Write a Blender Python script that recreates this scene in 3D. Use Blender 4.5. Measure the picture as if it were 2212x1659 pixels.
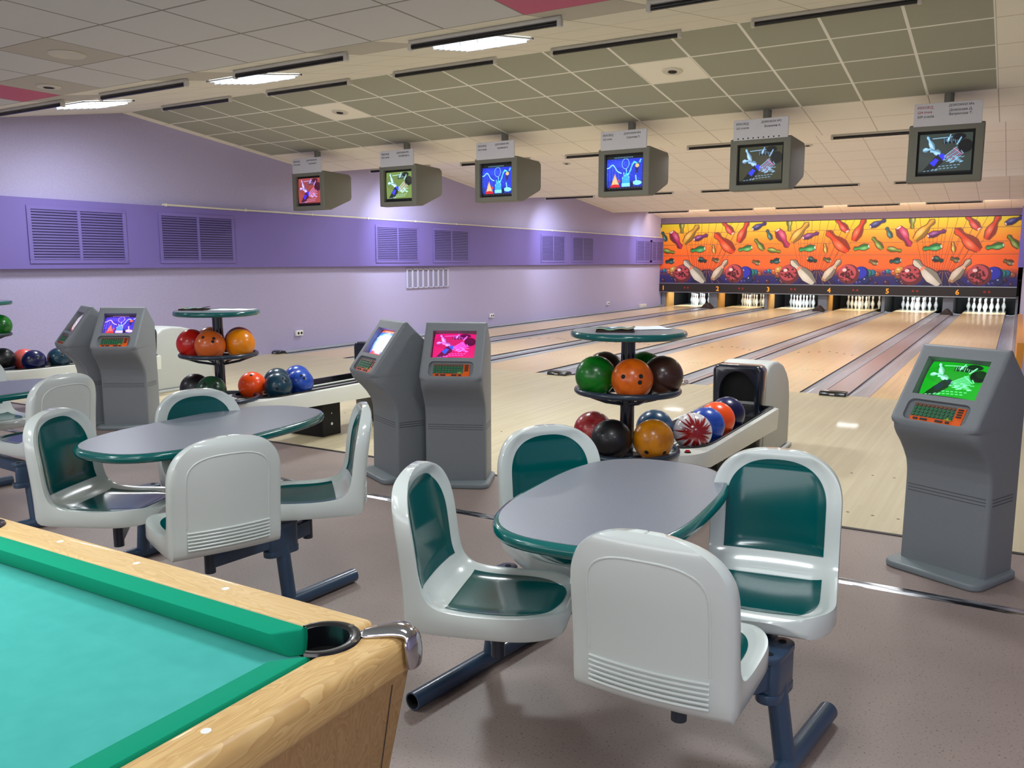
import bpy, bmesh, math, random
import numpy as np
from mathutils import Vector, Matrix
random.seed(7); np.random.seed(7)
R = math.radians
for o in list(bpy.data.objects): bpy.data.objects.remove(o)
S = bpy.context.scene
COL = S.collection

# ------------------------------------------------------------------ camera, world, exposure, lights
FPX, YAW, PITCH, ROLL = 1817.88, 0.53810, 0.143877, -0.00147
CAMPOS = (0.756893, -9.66873, 1.4502)
cd = bpy.data.cameras.new('camera'); cam = bpy.data.objects.new('camera', cd); COL.objects.link(cam)
cd.sensor_fit = 'HORIZONTAL'; cd.sensor_width = 36.0; cd.lens = FPX / 2212 * 36.0
cd.clip_start = 0.02; cd.clip_end = 100
_f = Vector((-math.sin(YAW)*math.cos(PITCH), math.cos(YAW)*math.cos(PITCH), -math.sin(PITCH)))
_r = Vector((math.cos(YAW), math.sin(YAW), 0)); _u = _r.cross(_f)
_r2 = _r*math.cos(ROLL) + _u*math.sin(ROLL); _u2 = -_r*math.sin(ROLL) + _u*math.cos(ROLL)
m = Matrix((_r2, _u2, -_f)).transposed().to_4x4(); m.translation = CAMPOS
cam.matrix_world = m
S.camera = cam
S.view_settings.view_transform = 'Standard'; S.view_settings.look = 'None'
S.view_settings.exposure = 0.64; S.view_settings.gamma = 1.0; S.view_settings.use_curve_mapping = False
w = bpy.data.worlds.new('world'); S.world = w; w.use_nodes = True
w.node_tree.nodes['Background'].inputs[0].default_value = (0.5, 0.52, 0.6, 1)
w.node_tree.nodes['Background'].inputs[1].default_value = 0.02

def area(name, loc, size, energy, color, direction=(0, 0, -1), sy=None, spread=180):
    l = bpy.data.lights.new(name, 'AREA'); l.energy = energy; l.color = color; l.size = size
    if sy: l.shape = 'RECTANGLE'; l.size_y = sy
    l.spread = R(spread)
    o = bpy.data.objects.new(name, l); COL.objects.link(o); o.location = loc
    o.rotation_euler = Vector(direction).to_track_quat('-Z', 'Y').to_euler()
    return o
def spot(name, loc, target, energy, color, angle=60, blend=0.6, radius=0.05):
    l = bpy.data.lights.new(name, 'SPOT'); l.energy = energy; l.color = color
    l.spot_size = R(angle); l.spot_blend = blend; l.shadow_soft_size = radius
    o = bpy.data.objects.new(name, l); COL.objects.link(o); o.location = loc
    o.rotation_euler = (Vector(target) - Vector(loc)).to_track_quat('-Z', 'Y').to_euler()
    return o
COOL = (0.93, 0.97, 1.0); WARM = (1.0, 0.80, 0.58)
CELL = 0.61; GX0 = -3.805
# ceiling profile (Y, Z): valleys at -4.93, 1.1, 7.1, 13.2
PROF = [(-13.0, 2.96), (-4.93, 2.96), (-2.5, 3.385), (1.12, 2.94), (3.56, 3.32), (7.1, 2.875), (9.7, 3.22), (13.15, 2.86), (15.6, 3.10), (17.05, 2.86)]
def ceil_z(y):
    for (a, za), (b, zb) in zip(PROF[:-1], PROF[1:]):
        if a <= y <= b: return za + (zb-za)*(y-a)/(b-a)
    return PROF[-1][1]
LAMP_X = [GX0 + CELL*1.5, GX0 - CELL*2.5, GX0 - CELL*6.5]
LAMP_ROWS = [(-4.025, 0.172), (1.95, 0.155), (7.95, 0.133), (14.0, 0.098)]
LE = [34, 32, 30, 26]
for ri, (ly, sl) in enumerate(LAMP_ROWS):
    nrm = Vector((0, sl, -1)).normalized()
    for lx in LAMP_X + [GX0 + CELL*5.5]:
        p = Vector((lx, ly, ceil_z(ly))) + nrm*0.05
        area('fluorescent_light', p, 0.52, LE[ri], COOL, nrm)
for wy, e_ in ((-4.0, 24), (2.35, 170), (8.35, 130), (14.4, 90)):
    spot('wall_spot_light', (-8.0, wy, ceil_z(wy)-.06), (-9.45, wy+1.0, 1.55), e_, (0.74, 0.80, 1.0), 84, 1.0, 0.05)
# fluorescent panels over the seating area behind the camera and the lamp over the pool table
for lx, ly, e in ((-7.2, -8.6, 26), (-3.4, -9.6, 26), (0.0, -7.8, 20), (2.4, -9.2, 26), (-3.6, -12.0, 20), (1.2, -12.0, 26)):
    area('fluorescent_light', (lx, ly, 2.93), 0.6, e, COOL, (0, 0, -1))
area('rear_fill_light', (-2.6, -12.8, 1.5), 9.0, 46, (1.0, 0.98, 0.95), (0, 1, 0.4), sy=1.2, spread=140)  # added fill from behind the camera to lift the ceiling; no window there
area('pool_lamp_light', (-1.45, -9.25, 1.95), 0.35, 6, (0.95, 1.0, 0.97), (0, 0, -1), sy=1.5, spread=130)
# warm strips in front of the masking wall, white lights over the pins
area('masking_light', (-4.4, 15.7, 2.98), 9.6, 62, WARM, (0, 0.62, -0.75), sy=0.12)
LC = {6: 0.0, 5: -1.789, 4: -3.391, 3: -5.177, 2: -6.780, 1: -8.569}
for n, x in LC.items():
    area('pin_light', (x, 17.35, 0.66), 0.9, 20 if n not in (2, 4) else 15, (0.9, 0.97, 1.0) if n not in (2, 4) else (1.0, 0.86, 0.62), (0, 0.8, -0.45), sy=0.05)

# ------------------------------------------------------------------ materials
def lin(c):
    if isinstance(c, str): c = tuple(int(c[i:i+2], 16) for i in (0, 2, 4))
    c = [v/255.0 for v in c[:3]]
    return tuple((v/12.92 if v <= 0.04045 else ((v+0.055)/1.055)**2.4) for v in c)
MATS = {}
def mat(name, color, rough=0.5, metal=0.0, coat=0.0, emit=None, estr=1.0, spec=0.5, noise=None, bump=None):
    if name in MATS: return MATS[name]
    m = bpy.data.materials.new(name); m.use_nodes = True; MATS[name] = m
    nt = m.node_tree; b = nt.nodes['Principled BSDF']; c = lin(color)
    b.inputs['Base Color'].default_value = (*c, 1); b.inputs['Roughness'].default_value = rough
    b.inputs['Metallic'].default_value = metal; b.inputs['Coat Weight'].default_value = coat
    b.inputs['Coat Roughness'].default_value = 0.08
    b.inputs['Specular IOR Level'].default_value = spec
    if emit is not None:
        b.inputs['Emission Color'].default_value = (*lin(emit), 1); b.inputs['Emission Strength'].default_value = estr
    tc = None
    if noise:   # (scale, color2, low, high, detail, stretch)
        tc = nt.nodes.new('ShaderNodeTexCoord'); n = nt.nodes.new('ShaderNodeTexNoise'); mp = nt.nodes.new('ShaderNodeMapping')
        n.inputs['Scale'].default_value = noise[0]; n.inputs['Detail'].default_value = noise[4] if len(noise) > 4 else 3
        mp.inputs['Scale'].default_value = noise[5] if len(noise) > 5 else (1, 1, 1)
        r = nt.nodes.new('ShaderNodeValToRGB'); r.color_ramp.elements[0].position = noise[2]; r.color_ramp.elements[1].position = noise[3]
        r.color_ramp.elements[0].color = (*c, 1); r.color_ramp.elements[1].color = (*lin(noise[1]), 1)
        nt.links.new(tc.outputs['Object'], mp.inputs[0]); nt.links.new(mp.outputs[0], n.inputs['Vector'])
        nt.links.new(n.outputs['Fac'], r.inputs[0]); nt.links.new(r.outputs[0], b.inputs['Base Color'])
    if bump:    # (scale, strength)
        tc = tc or nt.nodes.new('ShaderNodeTexCoord'); n = nt.nodes.new('ShaderNodeTexNoise'); n.inputs['Scale'].default_value = bump[0]
        bp = nt.nodes.new('ShaderNodeBump'); bp.inputs['Strength'].default_value = bump[1]; bp.inputs['Distance'].default_value = 0.002
        nt.links.new(tc.outputs['Object'], n.inputs['Vector']); nt.links.new(n.outputs['Fac'], bp.inputs['Height'])
        nt.links.new(bp.outputs[0], b.inputs['Normal'])
    return m

def vcol_mat(name, emission=0.0, rough=0.5):
    m = bpy.data.materials.new(name); m.use_nodes = True; nt = m.node_tree; b = nt.nodes['Principled BSDF']
    a = nt.nodes.new('ShaderNodeVertexColor'); a.layer_name = 'print'
    if emission:
        b.inputs['Base Color'].default_value = (0.01, 0.01, 0.01, 1); b.inputs['Roughness'].default_value = 0.4; b.inputs['Specular IOR Level'].default_value = 0.3
        nt.links.new(a.outputs[0], b.inputs['Emission Color']); b.inputs['Emission Strength'].default_value = emission
    else:
        nt.links.new(a.outputs[0], b.inputs['Base Color']); b.inputs['Roughness'].default_value = rough
    return m

def speckle_mat(name, c1, c2, c3, rough, scale):
    m = bpy.data.materials.new(name); m.use_nodes = True; nt = m.node_tree; b = nt.nodes['Principled BSDF']
    tc = nt.nodes.new('ShaderNodeTexCoord'); N = nt.nodes; L = nt.links
    v = N.new('ShaderNodeTexNoise'); v.inputs['Scale'].default_value = scale; v.inputs['Detail'].default_value = 2
    r = N.new('ShaderNodeValToRGB'); e = r.color_ramp.elements
    e[0].position = 0.30; e[0].color = (*lin(c2), 1); e[1].position = 0.38; e[1].color = (*lin(c1), 1)
    x = e.new(0.66); x.color = (*lin(c1), 1); x = e.new(0.74); x.color = (*lin(c3), 1)
    big = N.new('ShaderNodeTexNoise'); big.inputs['Scale'].default_value = 1.3; big.inputs['Detail'].default_value = 3
    mix = N.new('ShaderNodeMix'); mix.data_type = 'RGBA'; mix.blend_type = 'MULTIPLY'; mix.inputs[0].default_value = 0.35
    r2 = N.new('ShaderNodeValToRGB'); r2.color_ramp.elements[0].position = 0.35; r2.color_ramp.elements[0].color = (0.62, 0.6, 0.6, 1); r2.color_ramp.elements[1].position = 0.6
    L.new(tc.outputs['Object'], v.inputs['Vector']); L.new(v.outputs['Fac'], r.inputs[0])
    L.new(tc.outputs['Object'], big.inputs['Vector']); L.new(big.outputs['Fac'], r2.inputs[0])
    L.new(r.outputs[0], mix.inputs[6]); L.new(r2.outputs[0], mix.inputs[7]); L.new(mix.outputs[2], b.inputs['Base Color'])
    b.inputs['Roughness'].default_value = rough
    return m

def wood_mat(name, c1, c2, rough, board=0.04, axis='y', coat=0.0, blen=0.0):
    """thin boards running along Y: colour varies per board plus a stretched grain"""
    m = bpy.data.materials.new(name); m.use_nodes = True; nt = m.node_tree; b = nt.nodes['Principled BSDF']; N = nt.nodes; L = nt.links
    tc = N.new('ShaderNodeTexCoord'); sx = N.new('ShaderNodeSeparateXYZ'); L.new(tc.outputs['Object'], sx.inputs[0])
    dv = N.new('ShaderNodeMath'); dv.operation = 'DIVIDE'; dv.inputs[1].default_value = board; L.new(sx.outputs[0], dv.inputs[0])
    fl = N.new('ShaderNodeMath'); fl.operation = 'FLOOR'; L.new(dv.outputs[0], fl.inputs[0])
    wn = N.new('ShaderNodeTexWhiteNoise'); wn.noise_dimensions = '2D'
    cb = N.new('ShaderNodeCombineXYZ'); L.new(fl.outputs[0], cb.inputs[0])
    dy = N.new('ShaderNodeMath'); dy.operation = 'MULTIPLY_ADD'; dy.inputs[1].default_value = 1/1.3; L.new(sx.outputs[1], dy.inputs[0])
    sh = N.new('ShaderNodeMath'); sh.operation = 'MULTIPLY'; sh.inputs[1].default_value = 0.37; L.new(fl.outputs[0], sh.inputs[0]); L.new(sh.outputs[0], dy.inputs[2])
    fy = N.new('ShaderNodeMath'); fy.operation = 'FLOOR'; L.new(dy.outputs[0], fy.inputs[0]); L.new(fy.outputs[0], cb.inputs[1])
    L.new(cb.outputs[0], wn.inputs['Vector'])
    mp = N.new('ShaderNodeMapping'); mp.inputs['Scale'].default_value = (60, 1.2, 1); L.new(tc.outputs['Object'], mp.inputs[0])
    ns = N.new('ShaderNodeTexNoise'); ns.inputs['Scale'].default_value = 1.0; ns.inputs['Detail'].default_value = 4; L.new(mp.outputs[0], ns.inputs['Vector'])
    ad = N.new('ShaderNodeMath'); ad.operation = 'MULTIPLY_ADD'; ad.inputs[1].default_value = 0.45; L.new(wn.outputs['Value'], ad.inputs[0])
    sc = N.new('ShaderNodeMath'); sc.operation = 'MULTIPLY'; sc.inputs[1].default_value = 0.55; L.new(ns.outputs['Fac'], sc.inputs[0]); L.new(sc.outputs[0], ad.inputs[2])
    r = N.new('ShaderNodeValToRGB'); r.color_ramp.elements[0].position = 0.15; r.color_ramp.elements[1].position = 0.85
    r.color_ramp.elements[0].color = (*lin(c1), 1); r.color_ramp.elements[1].color = (*lin(c2), 1)
    L.new(ad.outputs[0], r.inputs[0]); L.new(r.outputs[0], b.inputs['Base Color'])
    b.inputs['Roughness'].default_value = rough; b.inputs['Coat Weight'].default_value = coat; b.inputs['Coat Roughness'].default_value = 0.04
    return m

def oak_mat(name, c1, c2, rot, rough=0.42):
    m = bpy.data.materials.new(name); m.use_nodes = True; nt = m.node_tree; b = nt.nodes['Principled BSDF']; N = nt.nodes; L = nt.links
    tc = N.new('ShaderNodeTexCoord'); mp = N.new('ShaderNodeMapping'); mp.inputs['Rotation'].default_value = (0, 0, rot); L.new(tc.outputs['Object'], mp.inputs[0])
    mp2 = N.new('ShaderNodeMapping'); mp2.inputs['Scale'].default_value = (3.2, 22, 9); L.new(mp.outputs[0], mp2.inputs[0])
    n1 = N.new('ShaderNodeTexNoise'); n1.inputs['Scale'].default_value = 1.4; n1.inputs['Detail'].default_value = 2; n1.inputs['Distortion'].default_value = 0.8; L.new(mp2.outputs[0], n1.inputs['Vector'])
    mul = N.new('ShaderNodeMath'); mul.operation = 'MULTIPLY'; mul.inputs[1].default_value = 9; L.new(n1.outputs['Fac'], mul.inputs[0])
    fr = N.new('ShaderNodeMath'); fr.operation = 'FRACT'; L.new(mul.outputs[0], fr.inputs[0])
    mp3 = N.new('ShaderNodeMapping'); mp3.inputs['Scale'].default_value = (6, 220, 100); L.new(mp.outputs[0], mp3.inputs[0])
    n2 = N.new('ShaderNodeTexNoise'); n2.inputs['Scale'].default_value = 1; n2.inputs['Detail'].default_value = 2; L.new(mp3.outputs[0], n2.inputs['Vector'])
    ad = N.new('ShaderNodeMath'); ad.operation = 'MULTIPLY_ADD'; ad.inputs[1].default_value = 0.5; L.new(fr.outputs[0], ad.inputs[0])
    s2 = N.new('ShaderNodeMath'); s2.operation = 'MULTIPLY'; s2.inputs[1].default_value = 0.5; L.new(n2.outputs['Fac'], s2.inputs[0]); L.new(s2.outputs[0], ad.inputs[2])
    r = N.new('ShaderNodeValToRGB'); r.color_ramp.elements[0].position = 0.1; r.color_ramp.elements[1].position = 0.75
    r.color_ramp.elements[0].color = (*lin(c1), 1); r.color_ramp.elements[1].color = (*lin(c2), 1)
    L.new(ad.outputs[0], r.inputs[0]); L.new(r.outputs[0], b.inputs['Base Color'])
    b.inputs['Roughness'].default_value = rough; b.inputs['Coat Weight'].default_value = 0.06
    return m

def tile_mat(name, c, line, width, rough=0.9):
    """ceiling tiles: grid lines every 0.61 m in the UV map (metres)"""
    m = bpy.data.materials.new(name); m.use_nodes = True; nt = m.node_tree; b = nt.nodes['Principled BSDF']; N = nt.nodes; L = nt.links
    uv = N.new('ShaderNodeUVMap'); uv.uv_map = 'UVMap'; sx = N.new('ShaderNodeSeparateXYZ'); L.new(uv.outputs[0], sx.inputs[0])
    outs = []
    for k in (0, 1):
        d = N.new('ShaderNodeMath'); d.operation = 'PINGPONG'; d.inputs[1].default_value = 0.5; L.new(sx.outputs[k], d.inputs[0])
        g = N.new('ShaderNodeMath'); g.operation = 'LESS_THAN'; g.inputs[1].default_value = width; L.new(d.outputs[0], g.inputs[0]); outs.append(g)
    mx = N.new('ShaderNodeMath'); mx.operation = 'MAXIMUM'; L.new(outs[0].outputs[0], mx.inputs[0]); L.new(outs[1].outputs[0], mx.inputs[1])
    mix = N.new('ShaderNodeMix'); mix.data_type = 'RGBA'; mix.inputs[6].default_value = (*lin(c), 1); mix.inputs[7].default_value = (*lin(line), 1)
    L.new(mx.outputs[0], mix.inputs[0]); L.new(mix.outputs[2], b.inputs['Base Color']); b.inputs['Roughness'].default_value = rough
    b.inputs['Specular IOR Level'].default_value = 0.2
    return m

M_shell = mat('white_plastic', (212, 221, 217), 0.22, coat=0.5)
M_teal = mat('teal_plastic', (0, 84, 84), 0.14, coat=0.25, spec=0.4)
M_tealedge = mat('teal_edge', (0, 98, 96), 0.2, coat=0.6)
M_tabletop = mat('grey_laminate', (116, 122, 136), 0.32, noise=(900, (130, 136, 148), 0.4, 0.6, 1))
M_blue = mat('blue_steel', (48, 72, 98), 0.35, metal=0.0, coat=0.3)
M_bluedk = mat('dark_blue_steel', (34, 48, 64), 0.35, coat=0.3)
M_dark = mat('tube_bore', (12, 14, 16), 0.8)
M_kiosk = mat('grey_console_plastic', (120, 126, 130), 0.5, noise=(700, (130, 136, 140), 0.4, 0.6, 1))
M_kbase = mat('console_base_plastic', (124, 134, 138), 0.4)
M_groove = mat('console_groove', (80, 84, 88), 0.6)
M_black = mat('black_plastic', (14, 15, 19), 0.25, coat=0.4)
M_blackm = mat('matt_black', (8, 8, 10), 0.7)
M_navyg = mat('gloss_navy_black', (20, 27, 40), 0.18, coat=0.7)
M_ivory = mat('ivory_shell', (228, 231, 222), 0.3, coat=0.3)
M_hood = mat('hood_grey_white', (196, 200, 196), 0.45)
M_chrome = mat('chrome', (200, 200, 205), 0.12, metal=1.0)
M_steel = mat('brushed_trim', (165, 168, 172), 0.3, metal=1.0)
M_lav = mat('wall_lavender', (174, 167, 200), 0.75, noise=(40, (170, 163, 196), 0.4, 0.6, 2))
M_band = mat('wall_violet_band', (116, 102, 170), 0.7)
M_vent = mat('vent_violet', (100, 88, 148), 0.6)
M_ventdk = mat('vent_gap', (28, 20, 60), 0.8)
M_cream = mat('cream_paint', (214, 208, 190), 0.6)
M_orange = mat('orange_panel', (235, 96, 22), 0.4)
M_green = mat('green_key', (40, 110, 70), 0.4)
M_white = mat('white_paint', (235, 235, 232), 0.5)
M_paper = mat('white_paper', (232, 238, 244), 0.6)
M_ink = mat('black_ink', (45, 45, 52), 0.7)
M_inkred = mat('red_ink', (170, 40, 60), 0.7)
M_tv = mat('monitor_grey', (116, 115, 104), 0.6)
M_board = mat('board_white', (206, 204, 210), 0.5)
M_uvtube = mat('black_tube', (14, 12, 18), 0.25)
M_uvfix = mat('lamp_holder_grey', (206, 203, 194), 0.4)
M_cloth = mat('green_baize', (72, 170, 162), 0.95, spec=0.1, noise=(25, (76, 175, 167), 0.35, 0.65, 6))
M_cush = mat('cushion_green', (16, 150, 116), 0.95, spec=0.15)
M_oak = oak_mat('oak_rail_long', (204, 164, 104), (222, 190, 134), 0.0)
M_oak2 = oak_mat('oak_rail_end', (194, 150, 90), (222, 186, 124), R(90))
M_oakshade = oak_mat('oak_cabinet_shaded', (160, 122, 74), (186, 148, 98), R(20), 0.45)  # same oak as the rails, darkened to put the apron's shade into the colour
M_lane = wood_mat('lane_wood', (212, 184, 140), (226, 202, 160), 0.30, board=0.027, coat=0.14)
M_appr = wood_mat('approach_wood', (196, 182, 148), (210, 198, 166), 0.48, board=0.027, coat=0.1)
M_vinyl = speckle_mat('seating_vinyl', (152, 136, 129), (94, 80, 76), (174, 158, 150), 0.42, 130)
M_gutter = mat('gutter_grey', (146, 152, 162), 0.38, coat=0.15, noise=(3, (164, 168, 180), 0.3, 0.7, 4, (12, 0.5, 1)))
M_cap = mat('divider_grey', (150, 148, 156), 0.3, coat=0.2)
M_seam = mat('lane_edge_dark', (44, 40, 44), 0.5)
M_pin = mat('pin_white', (240, 240, 238), 0.2, coat=0.5)
M_red = mat('pin_red', (200, 24, 30), 0.3)
M_arrow = mat('arrow_brown', (96, 62, 40), 0.4)
M_brown = mat('kickback_wood', (176, 128, 66), 0.5)
M_kick = mat('kickback_grey', (128, 132, 142), 0.45)
M_num = mat('orange_number', (240, 150, 40), 0.4, emit=(240, 140, 30), estr=0.35)
M_dot = mat('red_indicator', (120, 30, 20), 0.4, emit=(150, 30, 15), estr=0.15)
M_mask = mat('mask_unit_black', (34, 28, 30), 0.5)
M_fluor = mat('fluorescent_diffuser', (255, 255, 255), 0.4, emit=(225, 238, 255), estr=6.0)
M_louv = mat('louver_aluminium', (225, 230, 235), 0.3, metal=0.6)

# ------------------------------------------------------------------ mesh helpers
class MB:
    def __init__(s): s.v = []; s.f = []; s.m = []; s.mats = []
    def mi(s, m):
        if m not in s.mats: s.mats.append(m)
        return s.mats.index(m)
    def add(s, vs, fs, m, M=None):
        o = len(s.v)
        s.v += [tuple(M @ Vector(v)) if M is not None else tuple(v) for v in vs]
        i = s.mi(m)
        for f in fs: s.f.append([a+o for a in f]); s.m.append(i)
    def box(s, x0, x1, y0, y1, z0, z1, m, M=None):
        vs = [(x, y, z) for z in (z0, z1) for y in (y0, y1) for x in (x0, x1)]
        s.add(vs, [(0, 2, 3, 1), (4, 5, 7, 6), (0, 1, 5, 4), (2, 6, 7, 3), (0, 4, 6, 2), (1, 3, 7, 5)], m, M)
    def quad(s, a, b, c, d, m): s.add([a, b, c, d], [(0, 1, 2, 3)], m)
    def cyl(s, p, q, r, m, n=24, r2=None, caps=True, M=None):
        p, q = Vector(p), Vector(q); d = (q-p).normalized(); r2 = r if r2 is None else r2
        a = d.orthogonal().normalized(); b = d.cross(a)
        vs = [p+(a*math.cos(t)+b*math.sin(t))*r for t in [2*math.pi*i/n for i in range(n)]] + [q+(a*math.cos(t)+b*math.sin(t))*r2 for t in [2*math.pi*i/n for i in range(n)]]
        fs = [(i, (i+1) % n, n+(i+1) % n, n+i) for i in range(n)]
        if caps: fs += [list(range(n))[::-1], list(range(n, 2*n))]
        s.add(vs, fs, m, M)
    def pipe(s, p, q, r, ri, m, m2, n=28):
        """open-ended hollow tube"""
        p, q = Vector(p), Vector(q); d = (q-p).normalized(); a = d.orthogonal().normalized(); b = d.cross(a)
        T = [2*math.pi*i/n for i in range(n)]
        ring = lambda c, rr: [c+(a*math.cos(t)+b*math.sin(t))*rr for t in T]
        vs = ring(p, r)+ring(q, r)+ring(p, ri)+ring(q, ri)
        fo = [(i, (i+1) % n, n+(i+1) % n, n+i) for i in range(n)]
        fe = [(i, 2*n+i, 2*n+(i+1) % n, (i+1) % n) for i in range(n)] + [(n+i, n+(i+1) % n, 3*n+(i+1) % n, 3*n+i) for i in range(n)]
        s.add(vs, fo+fe, m)
        s.add(ring(p, ri)+ring(q, ri), [(i, n+i, n+(i+1) % n, (i+1) % n) for i in range(n)], m2)
    def tube(s, pts, r, m, n=12, closed=False, M=None):
        pts = [Vector(p) for p in pts]; N = len(pts); vs = []; fs = []
        up = Vector((0, 0, 1)); prev = None
        for i, p in enumerate(pts):
            if closed: d = (pts[(i+1) % N]-pts[i-1]).normalized()
            else: d = (pts[min(i+1, N-1)]-pts[max(i-1, 0)]).normalized()
            a = (up.cross(d) if abs(d.z) < 0.95 else Vector((1, 0, 0)).cross(d)) if prev is None else (prev - d*prev.dot(d))
            a.normalize(); prev = a; b = d.cross(a)
            vs += [p+(a*math.cos(t)+b*math.sin(t))*r for t in [2*math.pi*k/n for k in range(n)]]
        segs = N if closed else N-1
        for i in range(segs):
            j = (i+1) % N
            fs += [(i*n+k, i*n+(k+1) % n, j*n+(k+1) % n, j*n+k) for k in range(n)]
        if not closed: fs += [list(range(n))[::-1], [(N-1)*n+k for k in range(n)]]
        s.add(vs, fs, m, M)
    def lathe(s, prof, m, n=32, M=None, caps=True):
        vs = []; fs = []
        for r, z in prof: vs += [(r*math.cos(2*math.pi*k/n), r*math.sin(2*math.pi*k/n), z) for k in range(n)]
        for i in range(len(prof)-1): fs += [(i*n+k, i*n+(k+1) % n, (i+1)*n+(k+1) % n, (i+1)*n+k) for k in range(n)]
        if caps and prof[0][0] > 1e-4: fs.append(list(range(n))[::-1])
        if caps and prof[-1][0] > 1e-4: fs.append([(len(prof)-1)*n+k for k in range(n)])
        s.add(vs, fs, m, M)
    def prism(s, poly, a0, a1, m, axis='x', M=None):
        """closed polygon extruded along an axis; poly gives the two other coordinates in order"""
        n = len(poly)
        def P(a, u, v): return {'x': (a, u, v), 'y': (u, a, v), 'z': (u, v, a)}[axis]
        vs = [P(a0, u, v) for u, v in poly]+[P(a1, u, v) for u, v in poly]
        fs = [list(range(n)), list(range(n, 2*n))[::-1]]+[(i, n+i, n+(i+1) % n, (i+1) % n) for i in range(n)]
        s.add(vs, fs, m, M)
    def build(s, name, parent=None, smooth=40, bevel=None, seg=3, loc=None, rz=0, fix=True, weld=True):
        me = bpy.data.meshes.new(name); me.from_pydata(s.v, [], s.f)
        for m in s.mats: me.materials.append(m)
        me.polygons.foreach_set('material_index', s.m); me.update()
        bm = bmesh.new(); bm.from_mesh(me)
        if weld: bmesh.ops.remove_doubles(bm, verts=bm.verts, dist=1e-5)
        if fix: bmesh.ops.recalc_face_normals(bm, faces=bm.faces)
        if bevel:
            es = [e for e in bm.edges if len(e.link_faces) == 2 and e.calc_face_angle(0) > R(28)]
            bmesh.ops.bevel(bm, geom=es, offset=bevel, segments=seg, profile=0.5, affect='EDGES', clamp_overlap=True)
        bm.to_mesh(me); bm.free()
        if smooth:
            me.shade_smooth(); me.set_sharp_from_angle(angle=R(smooth))
        o = bpy.data.objects.new(name, me); COL.objects.link(o)
        if loc is not None: o.location = loc
        o.rotation_euler.z = rz
        if parent is not None: o.parent = parent
        return o
def tag(o, label=None, cat=None, group=None, kind=None):
    if label: o['label'] = label
    if cat: o['category'] = cat
    if group: o['group'] = group
    if kind: o['kind'] = kind
    return o
def empty(name, loc, rz=0, label=None, cat=None, group=None):
    o = bpy.data.objects.new(name, None); COL.objects.link(o); o.location = loc; o.rotation_euler.z = rz; o.empty_display_size = 0.1
    return tag(o, label, cat, group)
def struct(o): o['kind'] = 'structure'; return o
def copy_tree(o, parent=None):
    c = o.copy(); COL.objects.link(c); c.parent = parent
    for ch in [x for x in bpy.data.objects if x.parent == o]: copy_tree(ch, c)
    return c
def boolean(o, cutters):
    for c in cutters:
        md = o.modifiers.new('cut', 'BOOLEAN'); md.operation = 'DIFFERENCE'; md.object = c; md.solver = 'EXACT'
    bpy.context.view_layer.update()
    dg = bpy.context.evaluated_depsgraph_get()
    me = bpy.data.meshes.new_from_object(o.evaluated_get(dg)); me.name = o.data.name
    o.modifiers.clear(); o.data = me
    me.shade_smooth(); me.set_sharp_from_angle(angle=R(35))
    for c in cutters: bpy.data.objects.remove(c)
def text(body, size, loc, rot, m, parent, name='lettering', extrude=0.0008, align='LEFT', bold=0.0):
    cu = bpy.data.curves.new(name, 'FONT'); cu.body = body; cu.size = size; cu.extrude = extrude; cu.align_x = align; cu.offset = bold; cu.resolution_u = 2
    t = bpy.data.objects.new(name, cu); COL.objects.link(t); bpy.context.view_layer.update()
    me = bpy.data.meshes.new_from_object(t.evaluated_get(bpy.context.evaluated_depsgraph_get())); bpy.data.objects.remove(t)
    me.materials.clear(); me.materials.append(m)
    o = bpy.data.objects.new(name, me); COL.objects.link(o); o.location = loc; o.rotation_euler = rot
    if parent is not None: o.parent = parent
    return o

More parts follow.
